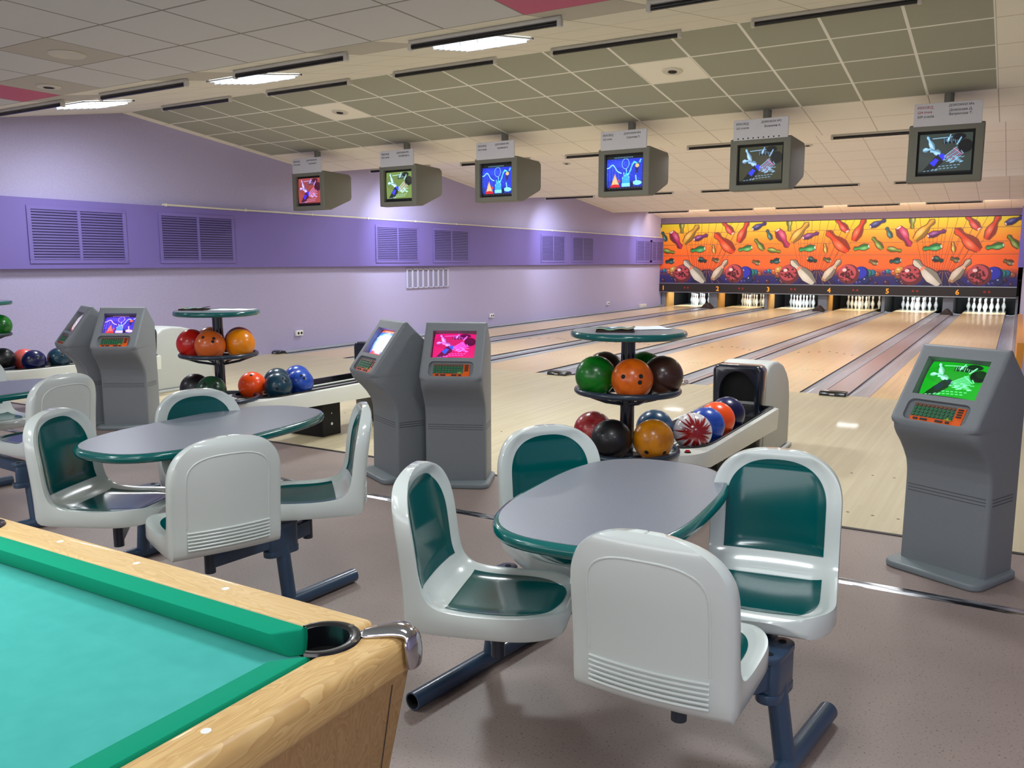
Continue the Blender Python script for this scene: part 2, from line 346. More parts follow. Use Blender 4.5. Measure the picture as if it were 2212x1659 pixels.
# ------------------------------------------------------------------ printed pictures (drawn on fine grids as colour attributes)
class Canvas:
    def __init__(s, w, h, bg=(0, 0, 0)):
        s.w, s.h = w, h; s.a = np.zeros((h, w, 3)); s.a[:] = bg; s.Y, s.X = np.mgrid[0:h, 0:w].astype(float)+0.5
    def put(s, mask, c, al=1.0):
        k = (np.clip(mask, 0, 1)*al)[..., None]; s.a = s.a*(1-k)+np.array(c, float)*k
    def ell(s, cx, cy, rx, ry, c, ang=0, al=1.0):
        ca, sa = math.cos(ang), math.sin(ang); dx, dy = s.X-cx, s.Y-cy
        d = np.sqrt(((dx*ca+dy*sa)/rx)**2+((-dx*sa+dy*ca)/ry)**2); s.put((1-d)*min(rx, ry)+0.5, c, al)
    def line(s, x0, y0, x1, y1, w, c, al=1.0):
        dx, dy = x1-x0, y1-y0; L2 = dx*dx+dy*dy+1e-9
        t = np.clip(((s.X-x0)*dx+(s.Y-y0)*dy)/L2, 0, 1); d = np.hypot(s.X-x0-t*dx, s.Y-y0-t*dy); s.put(w/2-d+0.5, c, al)
    def rect(s, x0, y0, x1, y1, c, al=1.0): s.put(((s.X > x0) & (s.X < x1) & (s.Y > y0) & (s.Y < y1)).astype(float), c, al)
    def poly(s, pts, c, al=1.0):
        ins = np.zeros_like(s.X, bool); n = len(pts)
        for i in range(n):
            (x0, y0), (x1, y1) = pts[i], pts[(i+1) % n]
            if y0 == y1: continue
            ins ^= ((y0 > s.Y) != (y1 > s.Y)) & (s.X < (x1-x0)*(s.Y-y0)/(y1-y0)+x0)
        s.put(ins.astype(float), c, al)
    def pin(s, bx, by, hx, hy, c, base=None, rim=(60, 25, 20), rimw=2.0, stripe=None, fat=1.0):
        dx, dy = hx-bx, hy-by; L = math.hypot(dx, dy); ux, uy = dx/L, dy/L
        t = ((s.X-bx)*ux+(s.Y-by)*uy)/L; d = ((s.X-bx)*(-uy)+(s.Y-by)*ux)/L
        r = np.interp(t, [-.001, 0, .08, .3, .5, .66, .74, .86, .94, 1.0, 1.001], [0, .075, .105, .17, .14, .075, .065, .095, .08, .02, 0])*fat
        m = (r-np.abs(d))*L; inside = (t > 0) & (t < 1)
        s.put((m+rimw+.5)*((t > -.02) & (t < 1.03)), rim, 0.75); s.put((m+.5)*inside, c)
        s.put((m+.5)*inside*np.clip((d/np.maximum(r, .01))-.2, 0, 1), tuple(v*.55 for v in c), .8)
        s.put(np.clip(1-np.hypot((t-.35)*2.2, (d+.06*fat)*5)*1.6, 0, 1)*inside, tuple(min(255, v*.5+130) for v in c), .8)
        if stripe: s.put((m+.5)*((t > .62) & (t < .70)), stripe, .8)
        if base: s.ell(bx+ux*L*.04, by+uy*L*.04, L*.04, L*.085*fat, base, math.atan2(uy, ux))
    def ball(s, cx, cy, r, c, blotch=None):
        s.ell(cx, cy, r, r, tuple(v*.55 for v in c)); s.ell(cx-r*.12, cy-r*.14, r*.82, r*.8, c)
        if blotch:
            rs = np.random.RandomState(int(cx*7+cy))
            for _ in range(26):
                a, q = rs.uniform(0, 6.28), rs.uniform(.05, .8)*r; s.ell(cx+q*math.cos(a), cy+q*math.sin(a), r*rs.uniform(.06, .24), r*rs.uniform(.04, .12), blotch, rs.uniform(0, 3), .85)
        s.ell(cx-r*.38, cy-r*.42, r*.2, r*.16, tuple(min(255, v*.3+180) for v in c))
def picture(cv, W, H, name, m, parent, M, bulge=0.0, mask=None):
    """W x H sheet in local XZ facing -Y, one face per picture cell"""
    w, h = cv.w, cv.h
    xs = np.linspace(-W/2, W/2, w+1); zs = np.linspace(H/2, -H/2, h+1)
    XX, ZZ = np.meshgrid(xs, zs); YY = -bulge*(1-(XX/(W/2))**2*0.5-(ZZ/(H/2))**2*0.5)
    V = np.stack([XX, YY, ZZ], -1).reshape(-1, 3)
    idx = np.arange((w+1)*(h+1)).reshape(h+1, w+1)
    F = np.stack([idx[:-1, :-1], idx[1:, :-1], idx[1:, 1:], idx[:-1, 1:]], -1).reshape(-1, 4)
    me = bpy.data.meshes.new(name); me.from_pydata(V.tolist(), [], F.tolist()); me.materials.append(m)
    c = np.clip(cv.a/255.0, 0, 1); c = np.where(c <= 0.04045, c/12.92, ((c+0.055)/1.055)**2.4)
    at = me.color_attributes.new('print', 'FLOAT_COLOR', 'CORNER')
    rgba = np.ones((w*h, 4, 4), np.float32); rgba[:, :, :3] = c.reshape(-1, 1, 3)
    at.data.foreach_set('color', rgba.ravel())
    if bulge: me.shade_smooth()
    o = bpy.data.objects.new(name, me); COL.objects.link(o); o.parent = parent; o.matrix_local = M
    return o
def bowling_picture(bg, pins, dark, accent, lines, scale=1.0):
    c = Canvas(112, 84, bg)
    rs = np.random.RandomState(3)
    c.ell(56, 30, 60, 26, tuple(v*.8 for v in bg), 0, .35)
    c.rect(50, 9, 86, 22, dark, .8)
    for i in range(9): c.line(52+i*4, 10+(i % 3), 53+i*4, 21-(i % 2)*4, 1.3, pins, .8)
    c.line(28, 10, 92, 7, 1.6, pins)
    c.pin(32, 34, 16, 4, pins, rim=dark, rimw=.8); c.pin(60, 18, 66, 2, pins, rim=dark, rimw=.6)
    c.pin(8, 34, 26, 32, pins, rim=dark, rimw=.8, fat=1.7); c.pin(46, 42, 24, 35, pins, rim=dark, rimw=.8, fat=1.7)
    c.ell(84, 8, 14, 7, dark, 0, .9); c.ell(98, 28, 15, 14, dark); c.ell(102, 24, 12, 8, tuple(v*.5 for v in bg), .3, .4)
    c.poly([(4, 84), (40, 44), (58, 46), (52, 62), (26, 84)], dark, .85)
    c.poly([(24, 62), (36, 52), (44, 56), (34, 70)], accent, .95); c.poly([(42, 46), (52, 42), (60, 50), (52, 57)], accent, .95)
    for i in range(7): c.line(56+i*2, 48+i*2.4, 80+i*1.6, 30+i*3.2, 1.7, lines if i % 2 else pins, .95)
    c.line(74, 32, 92, 46, 1.8, lines); c.line(80, 24, 88, 10, 3, pins, .9)
    for i in range(34):
        x, y = rs.uniform(52, 92), rs.uniform(48, 64); c.line(x, y, x+rs.uniform(2, 7), y-rs.uniform(0, 2), 1.4, pins, .9)
    for y, x0, x1 in ((70, 44, 92), (76, 30, 84), (79, 12, 40)):
        for x in np.arange(x0, x1, 8): c.line(x, y-(x-x0)*.06, x+4, y-.4-(x-x0)*.06, 1.5, pins, .85)
    c.line(94, 44, 90, 38, 2, pins, .8)
    c.rect(0, 80, 112, 84, tuple(v*.4 for v in dark), .9)
    return c
def fair_picture(sky, glow, struct_c, warm, top=None, over=0.0):
    c = Canvas(112, 84, sky); rs = np.random.RandomState(5)
    c.ell(40, 20, 40, 8, tuple(min(255, v*1.3+10) for v in sky), 0, .5); c.rect(0, 62, 112, 84, tuple(v*.7 for v in sky), .6)
    for k in range(40):
        t = k/39; x = 1+46*t; y = 30+14*t-14*math.exp(-((x-20)/11)**2); c.ell(x, y, 1.6, 1.2, glow)
        if k % 8 == 0: c.line(x, y, x, 74, .8, glow, .5)
    for k in range(60):
        t = k/59*6.28; c.ell(60+11*math.cos(t), 20+13*math.sin(t), .9, .9, glow, 0, .7)
    for k in range(70):
        t = k/69; x = 62+44*t; y = 46-38*t+8*math.sin(t*9); c.ell(x, y, 1.6+rs.rand()*1.8, 1.5, struct_c if k % 3 else glow, rs.rand()*3, .85)
    for i, hgt in enumerate((18, 30, 24, 38, 26, 20)):
        x = 50+i*4; c.rect(x, 76-hgt, x+2.6, 78, struct_c, .9); c.poly([(x-.5, 76-hgt), (x+1.3, 70-hgt), (x+3.2, 76-hgt)], glow)
    c.rect(48, 70, 74, 79, glow, .8)
    c.poly([(12, 80), (27, 44), (42, 80)], warm, .95)
    for k in range(5): c.line(14+k*6, 80, 27, 46, 1.0, glow if k % 2 else (200, 40, 30), .6)
    c.ell(27, 78, 16, 6, (190, 30, 40)); c.ell(41, 64, 3, 4, (220, 40, 40))
    c.poly([(88, 22), (104, 18), (98, 46), (92, 44)], (30, 30, 70), .8); c.ell(96, 26, 6, 5, warm, 0, .9)
    c.ell(96, 70, 14, 6, glow, 0, .9); c.line(92, 52, 94, 66, 4, glow, .8); c.rect(76, 68, 84, 80, (15, 15, 30), .8)
    for k in range(60): c.ell(rs.uniform(0, 112), rs.uniform(5, 78), .7, .7, glow, 0, .6)
    if over: c.put(np.clip(1.25-np.hypot((c.X-62)/52, (c.Y-46)/36), 0, 1), (255, 255, 255), over)
    c.rect(0, 0, 112, 7, top or (14, 14, 20), 1); c.rect(0, 80, 112, 84, top or (14, 14, 20), 1)
    for k in range(12): c.rect(24+k*5, 2, 27+k*5, 5, glow, .5); c.rect(6+k*9, 80.5, 11+k*9, 84, (60, 60, 80), .8)
    return c

# ------------------------------------------------------------------ SETTING: ceiling
def build_ceiling():
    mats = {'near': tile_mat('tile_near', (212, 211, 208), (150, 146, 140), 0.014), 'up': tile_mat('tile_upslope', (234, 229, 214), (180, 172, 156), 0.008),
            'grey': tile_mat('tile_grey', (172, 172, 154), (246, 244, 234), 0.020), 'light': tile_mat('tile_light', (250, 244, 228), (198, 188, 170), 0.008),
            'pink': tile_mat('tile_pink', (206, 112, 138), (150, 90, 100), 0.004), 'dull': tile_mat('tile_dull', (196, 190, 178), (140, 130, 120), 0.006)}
    keys = list(mats); me = bpy.data.meshes.new('ceiling'); bm = bmesh.new(); uv = bm.loops.layers.uv.new('UVMap')
    xs = [-9.6]+[GX0+CELL*k for k in range(-9, 13)]+[4.2]
    for si, ((ya, za), (yb, zb)) in enumerate(zip(PROF[:-1], PROF[1:])):
        L = math.hypot(yb-ya, zb-za); n = max(1, int(L/CELL+0.02))
        ds = [CELL*i for i in range(n+1)]
        if si == 0: ds = sorted([L-d for d in ds])
        if L-ds[-1] > 0.02: ds.append(L)
        if ds[0] > 0.02: ds = [0]+ds
        for d0, d1 in zip(ds[:-1], ds[1:]):
            for x0, x1 in zip(xs[:-1], xs[1:]):
                P = lambda x, d: (x, ya+(yb-ya)*d/L, za+(zb-za)*d/L)
                f = bm.faces.new([bm.verts.new(P(*q)) for q in ((x0, d0), (x0, d1), (x1, d1), (x1, d0))])
                off = L if si == 0 else 0
                for lp, q in zip(f.loops, ((x0, d0), (x0, d1), (x1, d1), (x1, d0))): lp[uv].uv = ((q[0]-GX0)/CELL+60, (q[1]-off)/CELL+60)
                cx, cy = (x0+x1)/2, (P(0, d0)[1]+P(0, d1)[1])/2
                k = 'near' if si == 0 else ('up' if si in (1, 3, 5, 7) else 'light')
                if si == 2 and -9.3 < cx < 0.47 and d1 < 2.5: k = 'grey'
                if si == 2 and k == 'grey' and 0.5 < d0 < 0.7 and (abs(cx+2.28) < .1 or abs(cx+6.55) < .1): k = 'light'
                if si == 0 and -5.6 < cy < -4.9 and (abs(cx+7.155) < .1 or abs(cx+1.67) < .1): k = 'pink'
                if si == 0 and ((-5.6 < cy < -4.9 and abs(cx+6.55) < .1) or (-6.15 < cy < -5.6 and abs(cx+5.33) < .1)): k = 'dull'
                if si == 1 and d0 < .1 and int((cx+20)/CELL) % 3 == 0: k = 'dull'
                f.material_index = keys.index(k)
    bmesh.ops.remove_doubles(bm, verts=bm.verts, dist=1e-4)
    bm.to_mesh(me); bm.free()
    for k in keys: me.materials.append(mats[k])
    o = bpy.data.objects.new('ceiling', me); COL.objects.link(o); struct(o)
build_ceiling()
# ------------------------------------------------------------------ walls and floors
def wall(name, x0, x1, y0, y1, z0, z1, m):
    b = MB(); b.box(x0, x1, y0, y1, z0, z1, m); return struct(b.build(name, smooth=0))
b = MB()
pf = [(-13.2, -0.15)]+[(-13.2, PROF[0][1])]+PROF[1:]+[(20.2, PROF[-1][1]), (20.2, -0.15)]
b.prism(pf, -9.6, -9.45, M_lav, 'x'); struct(b.build('wall_left', smooth=0))
b = MB(); b.box(-9.45, -9.35, -13, 17.02, 1.375, 2.215, M_band); struct(b.build('wall_left_band', smooth=0, bevel=0.004, seg=1))
wall('wall_back', -9.45, 4.2, -13.2, -13.0, 0, 2.96, M_lav)
wall('wall_side', 4.05, 4.2, -13, 0.3, 0, 3.4, M_lav)
wall('wall_return', 0.9, 4.2, 0.2, 0.35, 0, 3.2, M_lav)
wall('wall_right', 0.86, 0.98, 0.35, 17.3, -0.1, 3.35, M_lav)
b = MB(); b.box(0.74, 0.86, 8.5, 17.0, 1.34, 2.45, M_band); struct(b.build('wall_right_band', smooth=0))
wall('wall_far', -9.45, 0.9, 17.0, 17.12, 2.66, 2.95, mat('fascia_mauve', (112, 96, 120), 0.8))
b = MB(); b.box(0.80, 0.86, 0.4, 6.0, 0, 0.62, mat('orange_wood_dado', (214, 140, 40), 0.4)); struct(b.build('baseboard_right', smooth=0))
b = MB(); b.box(-9.45, -9.432, -4.9, 0.35, 0.0, 0.06, M_lav); struct(b.build('baseboard_left', smooth=0))
b = MB(); b.box(-9.6, 4.2, -13.2, -4.90, -0.12, 0, M_vinyl); struct(b.build('floor', smooth=0))
b = MB(); b.box(-9.6, 4.2, -4.88, 0.0, -0.12, 0, M_appr); struct(b.build('floor_approach', smooth=0))
b = MB(); b.box(-9.6, 1.2, 0.0, 20.2, -0.2, -0.1, M_blackm); struct(b.build('floor_underlane', smooth=0))
b = MB(); b.box(-9.45, 4.05, -4.905, -4.875, -0.02, 0.004, M_seam); struct(b.build('trim_1', smooth=0))
b = MB(); b.prism([(-5.755, 0), (-5.735, .006), (-5.695, .006), (-5.675, 0)], -9.45, 4.05, mat('worn_metal_strip', (60, 62, 68), 0.25, metal=0.9, noise=(5, (225, 225, 230), 0.42, 0.6, 4, (1, 6, 1))), 'x'); struct(b.build('trim_2', smooth=0))
b = MB(); b.tube([(-9.34, y, 2.235-0.006*abs(math.sin(y*1.7))) for y in np.arange(-2.05, 17.0, 0.35)], 0.012, M_cream, 8)
for y in np.arange(-2.0, 17, 1.4): b.box(-9.352, -9.325, y-.012, y+.012, 2.212, 2.25, M_cream)
tag(b.build('wall_conduit'), 'thin cream cable conduit running along the top of the violet wall band', 'cable conduit')

# vents in the band
def make_vent(label):
    e = empty('wall_vent', (0, 0, 0), 0, label, 'air vent', 'violet louvred vents along the wall band')
    b = MB(); W, H = 1.2, 0.60
    for s0, s1, z0, z1 in ((-W/2-.05, W/2+.05, H/2, H/2+.045), (-W/2-.05, W/2+.05, -H/2-.045, -H/2), (-W/2-.05, -W/2, -H/2, H/2), (W/2, W/2+.05, -H/2, H/2), (-.02, .02, -H/2, H/2)):
        b.box(0, .014, s0, s1, z0, z1, M_band)
    b.build('vent_frame', e, bevel=.002, seg=1)
    b = MB()
    for y0, y1 in ((-W/2, -.02), (.02, W/2)):
        for k in range(18):
            z = H/2-(k+.5)*H/18; b.prism([(0.001, z+.006), (0.011, z-.013), (0.011, z-.008), (0.003, z+.011)], y0, y1, M_vent, 'y')
    b.build('vent_louvre', e, smooth=0)
    b = MB(); b.box(-.001, .0008, -W/2, W/2, -H/2, H/2, M_ventdk); b.build('vent_backing', e, smooth=0)
    return e
vy = [-3.27, -1.48, 3.06, 4.83, 9.3, 11.0, 15.35, 16.4]
vl = ['large violet wall vent, the one nearest the camera at the far left of the photo', 'violet wall vent just right of the nearest one, where the cream conduit starts',
      'violet wall vent below the second hanging monitor in the brightest patch of wall light', 'violet wall vent just above the small grid panel on the wall', 'violet wall vent left of the pair in the middle distance, under the conduit',
      'violet wall vent right of the pair in the middle distance', 'small far violet wall vent just before the colourful masking wall', 'farthest violet wall vent, touching the colourful masking wall']
for y, l in zip(vy, vl):
    e = make_vent(l); e.location = (-9.35, y, 1.785)
    if y > 16: e.scale = (1, 0.9, 1)
e = empty('wall_grille', (-9.45, 4.12, 1.135), 0, 'pale grey grid of eight upright slots on the wall under the violet band', 'air grille')
b = MB(); b.box(0, .008, -.69, .69, -.19, .19, mat('grille_plate', (140, 136, 158), 0.5)); b.build('plate', e, smooth=0)
b = MB()
for k in range(9): b.box(.008, .03, -.69+k*.1725-.014, -.69+k*.1725+.014, -.19, .19, mat('grille_bar', (196, 194, 214), 0.5))
b.box(.008, .03, -.69, .69, .17, .19, mat('grille_bar', (196, 194, 214), 0.5)); b.box(.008, .03, -.69, .69, -.19, -.175, mat('grille_bar', (196, 194, 214), 0.5))
b.build('grille_bars', e, smooth=0)
for y, z, l in ((.5, .29, 'white double wall socket above the approach, left of the ball returns'), (6.5, .25, 'small white wall socket low on the wall behind the magenta screen console'), (12.85, .26, 'far small white wall socket near the masking wall')):
    e = empty('wall_socket', (-9.45, y, z), 0, l, 'wall socket', 'white sockets low on the lavender wall')
    b = MB(); b.box(0, .045, -.075, .075, -.045, .045, M_white); b.build('socket_plate', e, bevel=.006)
    b = MB()
    for yy in (-.035, .035): b.cyl((.0445, yy, 0), (.047, yy, 0), .022, M_blackm, 16)
    b.build('socket_hole', e)
b = MB(); b.box(-9.45, -9.37, 15.2, 15.7, .03, .13, M_uvfix)
tag(b.build('wall_box', bevel=.01), 'small grey metal box at the foot of the far lavender wall', 'box')

# ------------------------------------------------------------------ ceiling fittings
def make_panel_light(label):
    e = empty('ceiling_light', (0, 0, 0), 0, label, 'ceiling light', 'square fluorescent ceiling lights')
    b = MB(); h = .30
    for a in ((-h, h, -h, -h+.02), (-h, h, h-.02, h), (-h, -h+.02, -h, h), (h-.02, h, -h, h)): b.box(*a, -.012, 0.0, M_louv)
    b.build('frame', e, smooth=0)
    b = MB(); b.box(-h+.02, h-.02, -h+.02, h-.02, -.004, -.002, M_fluor); b.build('diffuser', e, smooth=0)
    b = MB()
    for k in range(1, 8): b.box(-h+.02, h-.02, -h+k*.075-.003, -h+k*.075+.003, -.035, -.006, M_louv)
    for k in range(1, 4): b.box(-h+k*.15-.003, -h+k*.15+.003, -h+.02, h-.02, -.035, -.006, M_louv)
    b.build('louvre', e, smooth=0)
    return e
for ri, (ly, sl) in enumerate(LAMP_ROWS[:1]):
    for lx, nm in zip(LAMP_X, ('rightmost lit square ceiling light between the black tubes', 'middle lit square ceiling light between the black tubes', 'leftmost lit square ceiling light, nearest the lavender wall')):
        e = make_panel_light(nm); e.location = (lx, ly, ceil_z(ly)-.004); e.rotation_euler.x = math.atan(sl)
def make_uv(label):
    e = empty('black_light_tube', (0, 0, 0), 0, label, 'black light', 'unlit black light tubes on the ceiling folds')
    b = MB(); b.box(-.61, .61, -.016, .016, -.002, .026, M_uvfix); b.build('fixture', e, bevel=.006)
    b = MB()
    for sx in (-1, 1):
        b = MB(); b.box(sx*.598-.016, sx*.598+.016, -.02, .02, -.042, .012, M_uvfix); b.build('end_cap', e, bevel=.008)
    b = MB(); b.cyl((-.584, 0, -.020), (.584, 0, -.020), .0165, M_uvtube, 16); b.build('tube', e)
    return e
UVX = [-1.27+.6+1.8*1-1.8*k-.6*0 for k in range(0)]
UX = [1.12, -.67, -2.47, -4.27, -6.07, -7.87]
order = ['first', 'second', 'third', 'fourth', 'fifth', 'sixth']
rows = [(-4.66, 'nearest row before the lit lights'), (-2.68, 'row at the grey tiles'), (1.30, 'row behind the hanging monitors'), (7.3, 'middle of the pale ceiling'), (13.45, 'farthest row by the artwork wall')]
for y, rl in rows:
    for i, x in enumerate(UX):
        if i == 0 and y > -4: continue
        e = make_uv(f'{order[i]} black light tube from the right, {rl}')
        xo = -.02 if y > -4 else -.10
        e.location = (x+xo+(.1 if y < -2 else 0), y, ceil_z(y)-.028)
def speaker(x, y, r, label, hole=True, dz=0.0):
    e = empty('ceiling_speaker', (x, y, ceil_z(y)), 0, label, 'ceiling speaker')
    s = (ceil_z(y+.01)-ceil_z(y-.01))/.02; e.rotation_euler.x = math.atan(s)
    b = MB(); b.lathe([(r, -.002), (r*.92, -.012), (r*.55, -.014), (r*.45, -.006), (0, -.006)], M_cream, 32); b.build('speaker_ring', e)
    if hole: b = MB(); b.cyl((0, 0, -.016), (0, 0, -.005), r*.4, M_blackm, 20); b.build('speaker_core', e)
speaker(-6.56, -5.22, .10, 'round ceiling speaker in the beige tile beside the pink tile at far left')
speaker(-5.33, -5.81, .13, 'wide blank round ceiling cover in a beige tile, upper left', False)
speaker(-2.25, -1.6, .10, 'round ceiling speaker in the pale square among grey tiles, right')
speaker(-6.52, -1.58, .10, 'round ceiling speaker in the pale square among grey tiles, left')
speaker(-6.43, 4.32, .08, 'small round detector on the pale ceiling between the third and fourth hanging monitors')
speaker(-2.19, 4.22, .08, 'small round detector on the pale ceiling right of the fifth hanging monitor')

# ------------------------------------------------------------------ lanes
for n, x in LC.items():
    e = empty('bowling_lane', (x, 0, 0), 0, f'glossy maple bowling lane ending under the orange number {n}', 'bowling lane', 'bowling lanes')
    b = MB(); b.box(-.527, .527, 0.0, 18.1, -.06, 0, M_lane); b.build('lane_surface', e, smooth=0)
    b = MB(); b.box(-.527, .527, 18.1, 19.4, -.06, 0.001, mat('pin_deck', (222, 222, 208), 0.15, coat=.6)); b.build('pin_deck', e, smooth=0)
    for k in range(7):
        dx = (k-3)*.1355; dy = 4.70-abs(k-3)*.125
        b = MB(); b.prism([(dx-.016, dy-.06), (dx, dy+.07), (dx+.016, dy-.06)], .0, .0015, M_arrow, 'z'); b.build('arrow_mark', e, smooth=0)
    for yy in (2.1, ):
        for k in range(5):
            for sx in (-1, 1):
                b = MB(); b.cyl((sx*(.12+.068*k), yy, 0), (sx*(.12+.068*k), yy, .0012), .009, M_arrow, 10); b.build('lane_dot', e, smooth=0)
    for sx in (-1, 1):
        g = MB(); n2 = 14; prof = [(-.1175*math.cos(math.pi*i/n2), -.008-.030*math.sin(math.pi*i/n2)) for i in range(n2+1)]
        prof = [(-.1175, -.004)]+prof+[(.1175, -.004)]
        vs = [(a, 0.0, c) for a, c in prof]+[(a, 17.6, c) for a, c in prof]; k = len(prof)
        g.add(vs, [(i, i+1, k+i+1, k+i) for i in range(k-1)], M_gutter)
        g.box(-.1175, -.1145, 0, 17.6, -.02, .0005, M_seam); g.box(.1145, .1175, 0, 17.6, -.02, .0005, M_seam)
        side = 'left' if sx < 0 else 'right'
        tag(g.build('lane_gutter', loc=(x+sx*(.527+.1175), 0, 0), fix=False), f'grey gutter channel along the {side} side of lane {n}', 'gutter', 'gutters beside the lanes')
# dots on the approach
for n, x in LC.items():
    for yy in (-3.58, -4.57):
        b = MB()
        for k in range(7):
            b.cyl((x+(k-3)*.1355, yy, -.001), (x+(k-3)*.1355, yy, .0008), .0095, M_arrow, 10)
        struct(b.build('trim_dots', smooth=0))
def divider(x0, x1, name, wide):
    b = MB(); b.box(x0+.235, x1-.235, 0.0, 17.55, -.05, 0.0, M_cap)
    return tag(b.build('lane_divider', bevel=.004, seg=1), name, 'lane divider', 'grey dividers between lanes')
edges = [(LC[5]+.527, LC[6]-.527, 'wide grey divider between lanes 5 and 6'), (LC[4]+.527, LC[5]-.527, 'narrow grey divider between lanes 4 and 5'), (LC[3]+.527, LC[4]-.527, 'wide grey divider between lanes 3 and 4'),
         (LC[2]+.527, LC[3]-.527, 'narrow grey divider between lanes 2 and 3'), (LC[1]+.527, LC[2]-.527, 'wide grey divider between lanes 1 and 2')]
for x0, x1, l in edges: divider(x0, x1, l, x1-x0 > .6)
b = MB(); b.box(-9.45, -9.331, 0, 17.5, -.05, .03, M_gutter); tag(b.build('lane_kerb', bevel=.01), 'low grey kerb between lane 1 and the lavender wall', 'kerb')
b = MB(); b.box(.762, .85, 0, 17.5, -.05, .01, M_cap); tag(b.build('lane_kerb', bevel=.004), 'low grey kerb right of lane 6', 'kerb')
# foul sensors on the dividers
def foul(x, w, label, m=M_black, y=-.02, h=.055):
    e = empty('foul_sensor', (x, y, 0), 0, label, 'foul line sensor')
    b = MB(); b.prism([(-.10, 0), (-.085, h*.75), (-.03, h), (.06, h*.8), (.10, 0)], -w/2, w/2, m, 'x'); b.build('sensor_case', e, bevel=.012, seg=3)
    b = MB(); b.box(-.025, .025, -.106, -.09, .012, .03, M_chrome); b.build('sensor_lens', e)
foul(-.80-.09, .28, 'black gloss foul sensor at the head of the divider between lanes 5 and 6')
foul(-2.60, .07, 'small chrome foul sensor between lanes 4 and 5, beside the brown ball', M_chrome)
foul(-4.28, .28, 'black gloss foul sensor left of the green ball, between lanes 3 and 4')
foul(-5.98, .07, 'small foul sensor at the divider between lanes 2 and 3', M_black)
foul(-9.36, .16, 'black foul sensor against the lavender wall beside lane 1')

# ------------------------------------------------------------------ pin end: kickbacks, pit, mask units
MY = 17.0; MZ0, MZ1, MZ2 = .457, .755, 2.68
b = MB(); b.box(-9.45, .86, 19.6, 19.75, -.1, 1.4, M_blackm); b.box(-9.45, .86, MY+.2, 19.6, .90, .95, M_blackm); struct(b.build('wall_pit', smooth=0))
bounds = [(-9.40, LC[1]-.527-.235)]+[(LC[k]+.527+.235*0, LC[k+1]-.527) for k in (1, 2, 3, 4, 5)]+[(LC[6]+.527+.235, .80)]
kl = ['at the left wall beside lane 1', 'between lanes 1 and 2', 'between lanes 2 and 3', 'between lanes 3 and 4', 'between lanes 4 and 5', 'between lanes 5 and 6', 'right of lane 6']
for i, (x0, x1) in enumerate(bounds):
    xc = (x0+x1)/2; hw = {0: .06, 6: .03}.get(i, max(.035, (x1-x0)/2-.235))
    e = empty('kickback', (xc, 0, 0), 0, f'upright kickback panel {kl[i]} under the black number board', 'kickback panel', 'kickback panels between the pin decks')
    b = MB(); b.box(-hw, hw, 17.15, 17.22, 0.0, .5, M_kick); b.build('front_plate', e, bevel=.006)
    b = MB(); b.box(-hw*.9, hw*.9, 17.22, 19.5, -.08, .88, M_blackm); b.build('side_board', e, smooth=0)
    if i in (0, 1, 2, 3):
        b = MB(); b.box(hw*.9, hw*.9+.05, 17.2, 17.9, -.06, .5, M_brown); b.build('wood_edge', e, smooth=0)
# pins
pp = [(0, 0), (.0254, 0), (.0290, .004), (.0360, .05), (.0600, .11), (.0605, .12), (.0560, .155), (.0400, .20), (.0255, .245), (.0230, .26), (.0262, .30), (.0323, .345), (.0300, .366), (.020, .377), (0, .381)]
def smooth_prof(p, n=4):
    a = np.array(p); t = np.arange(len(a)); T = np.linspace(0, len(a)-1, (len(a)-1)*n+1)
    return [(max(0, float(x)), float(z)) for x, z in zip(np.interp(T, t, a[:, 0]), np.interp(T, t, a[:, 1]))]
pb = MB(); pb.lathe(pp, M_pin, 20); proto = pb.build('bowling_pin'); proto_mesh = proto.data
sb = MB(); sb.lathe([(.0278, .232), (.0284, .232), (.0262, .242), (.0250, .242)], M_red, 20); sb.lathe([(.0245, .252), (.0250, .252), (.0252, .263), (.0240, .263)], M_red, 20)
sm = sb.build('neck_stripes'); sm_mesh = sm.data; bpy.data.objects.remove(proto); bpy.data.objects.remove(sm)
pos = [(0, 0, 'head pin at the front')]+[(-.1524, .264, 'left pin of the second row'), (.1524, .264, 'right pin of the second row'), (-.3048, .528, 'left pin of the third row'), (0, .528, 'middle pin of the third row'), (.3048, .528, 'right pin of the third row'),
       (-.4572, .792, 'leftmost pin of the back row'), (-.1524, .792, 'second in the back row'), (.1524, .792, 'third in the back row'), (.4572, .792, 'rightmost pin of the back row')]
for n, x in LC.items():
    for dx, dy, l in pos:
        o = bpy.data.objects.new('bowling_pin', proto_mesh); COL.objects.link(o); o.location = (x+dx, 18.288+dy, .001)
        tag(o, f'white bowling pin on lane {n}, {l}', 'bowling pin', 'bowling pins on the pin decks')
        s = bpy.data.objects.new('neck_stripes', sm_mesh); COL.objects.link(s); s.parent = o
# ball guards on the wide dividers
for x, l in ((-.895, 'on the rightmost wide divider'), (-4.285, 'on the middle wide divider'), (-7.675, 'on the leftmost wide divider')):
    b = MB(); b.prism([(-.17, 0), (-.03, .15), (.0, .16), (.03, .15), (.17, 0)], 16.35, 16.75, mat('guard_brown', (52, 38, 34), .5), 'y')
    tag(b.build('divider_guard', loc=(x+.02, 0, 0), bevel=.01), f'dark triangular guard {l} near the pins', 'divider guard')

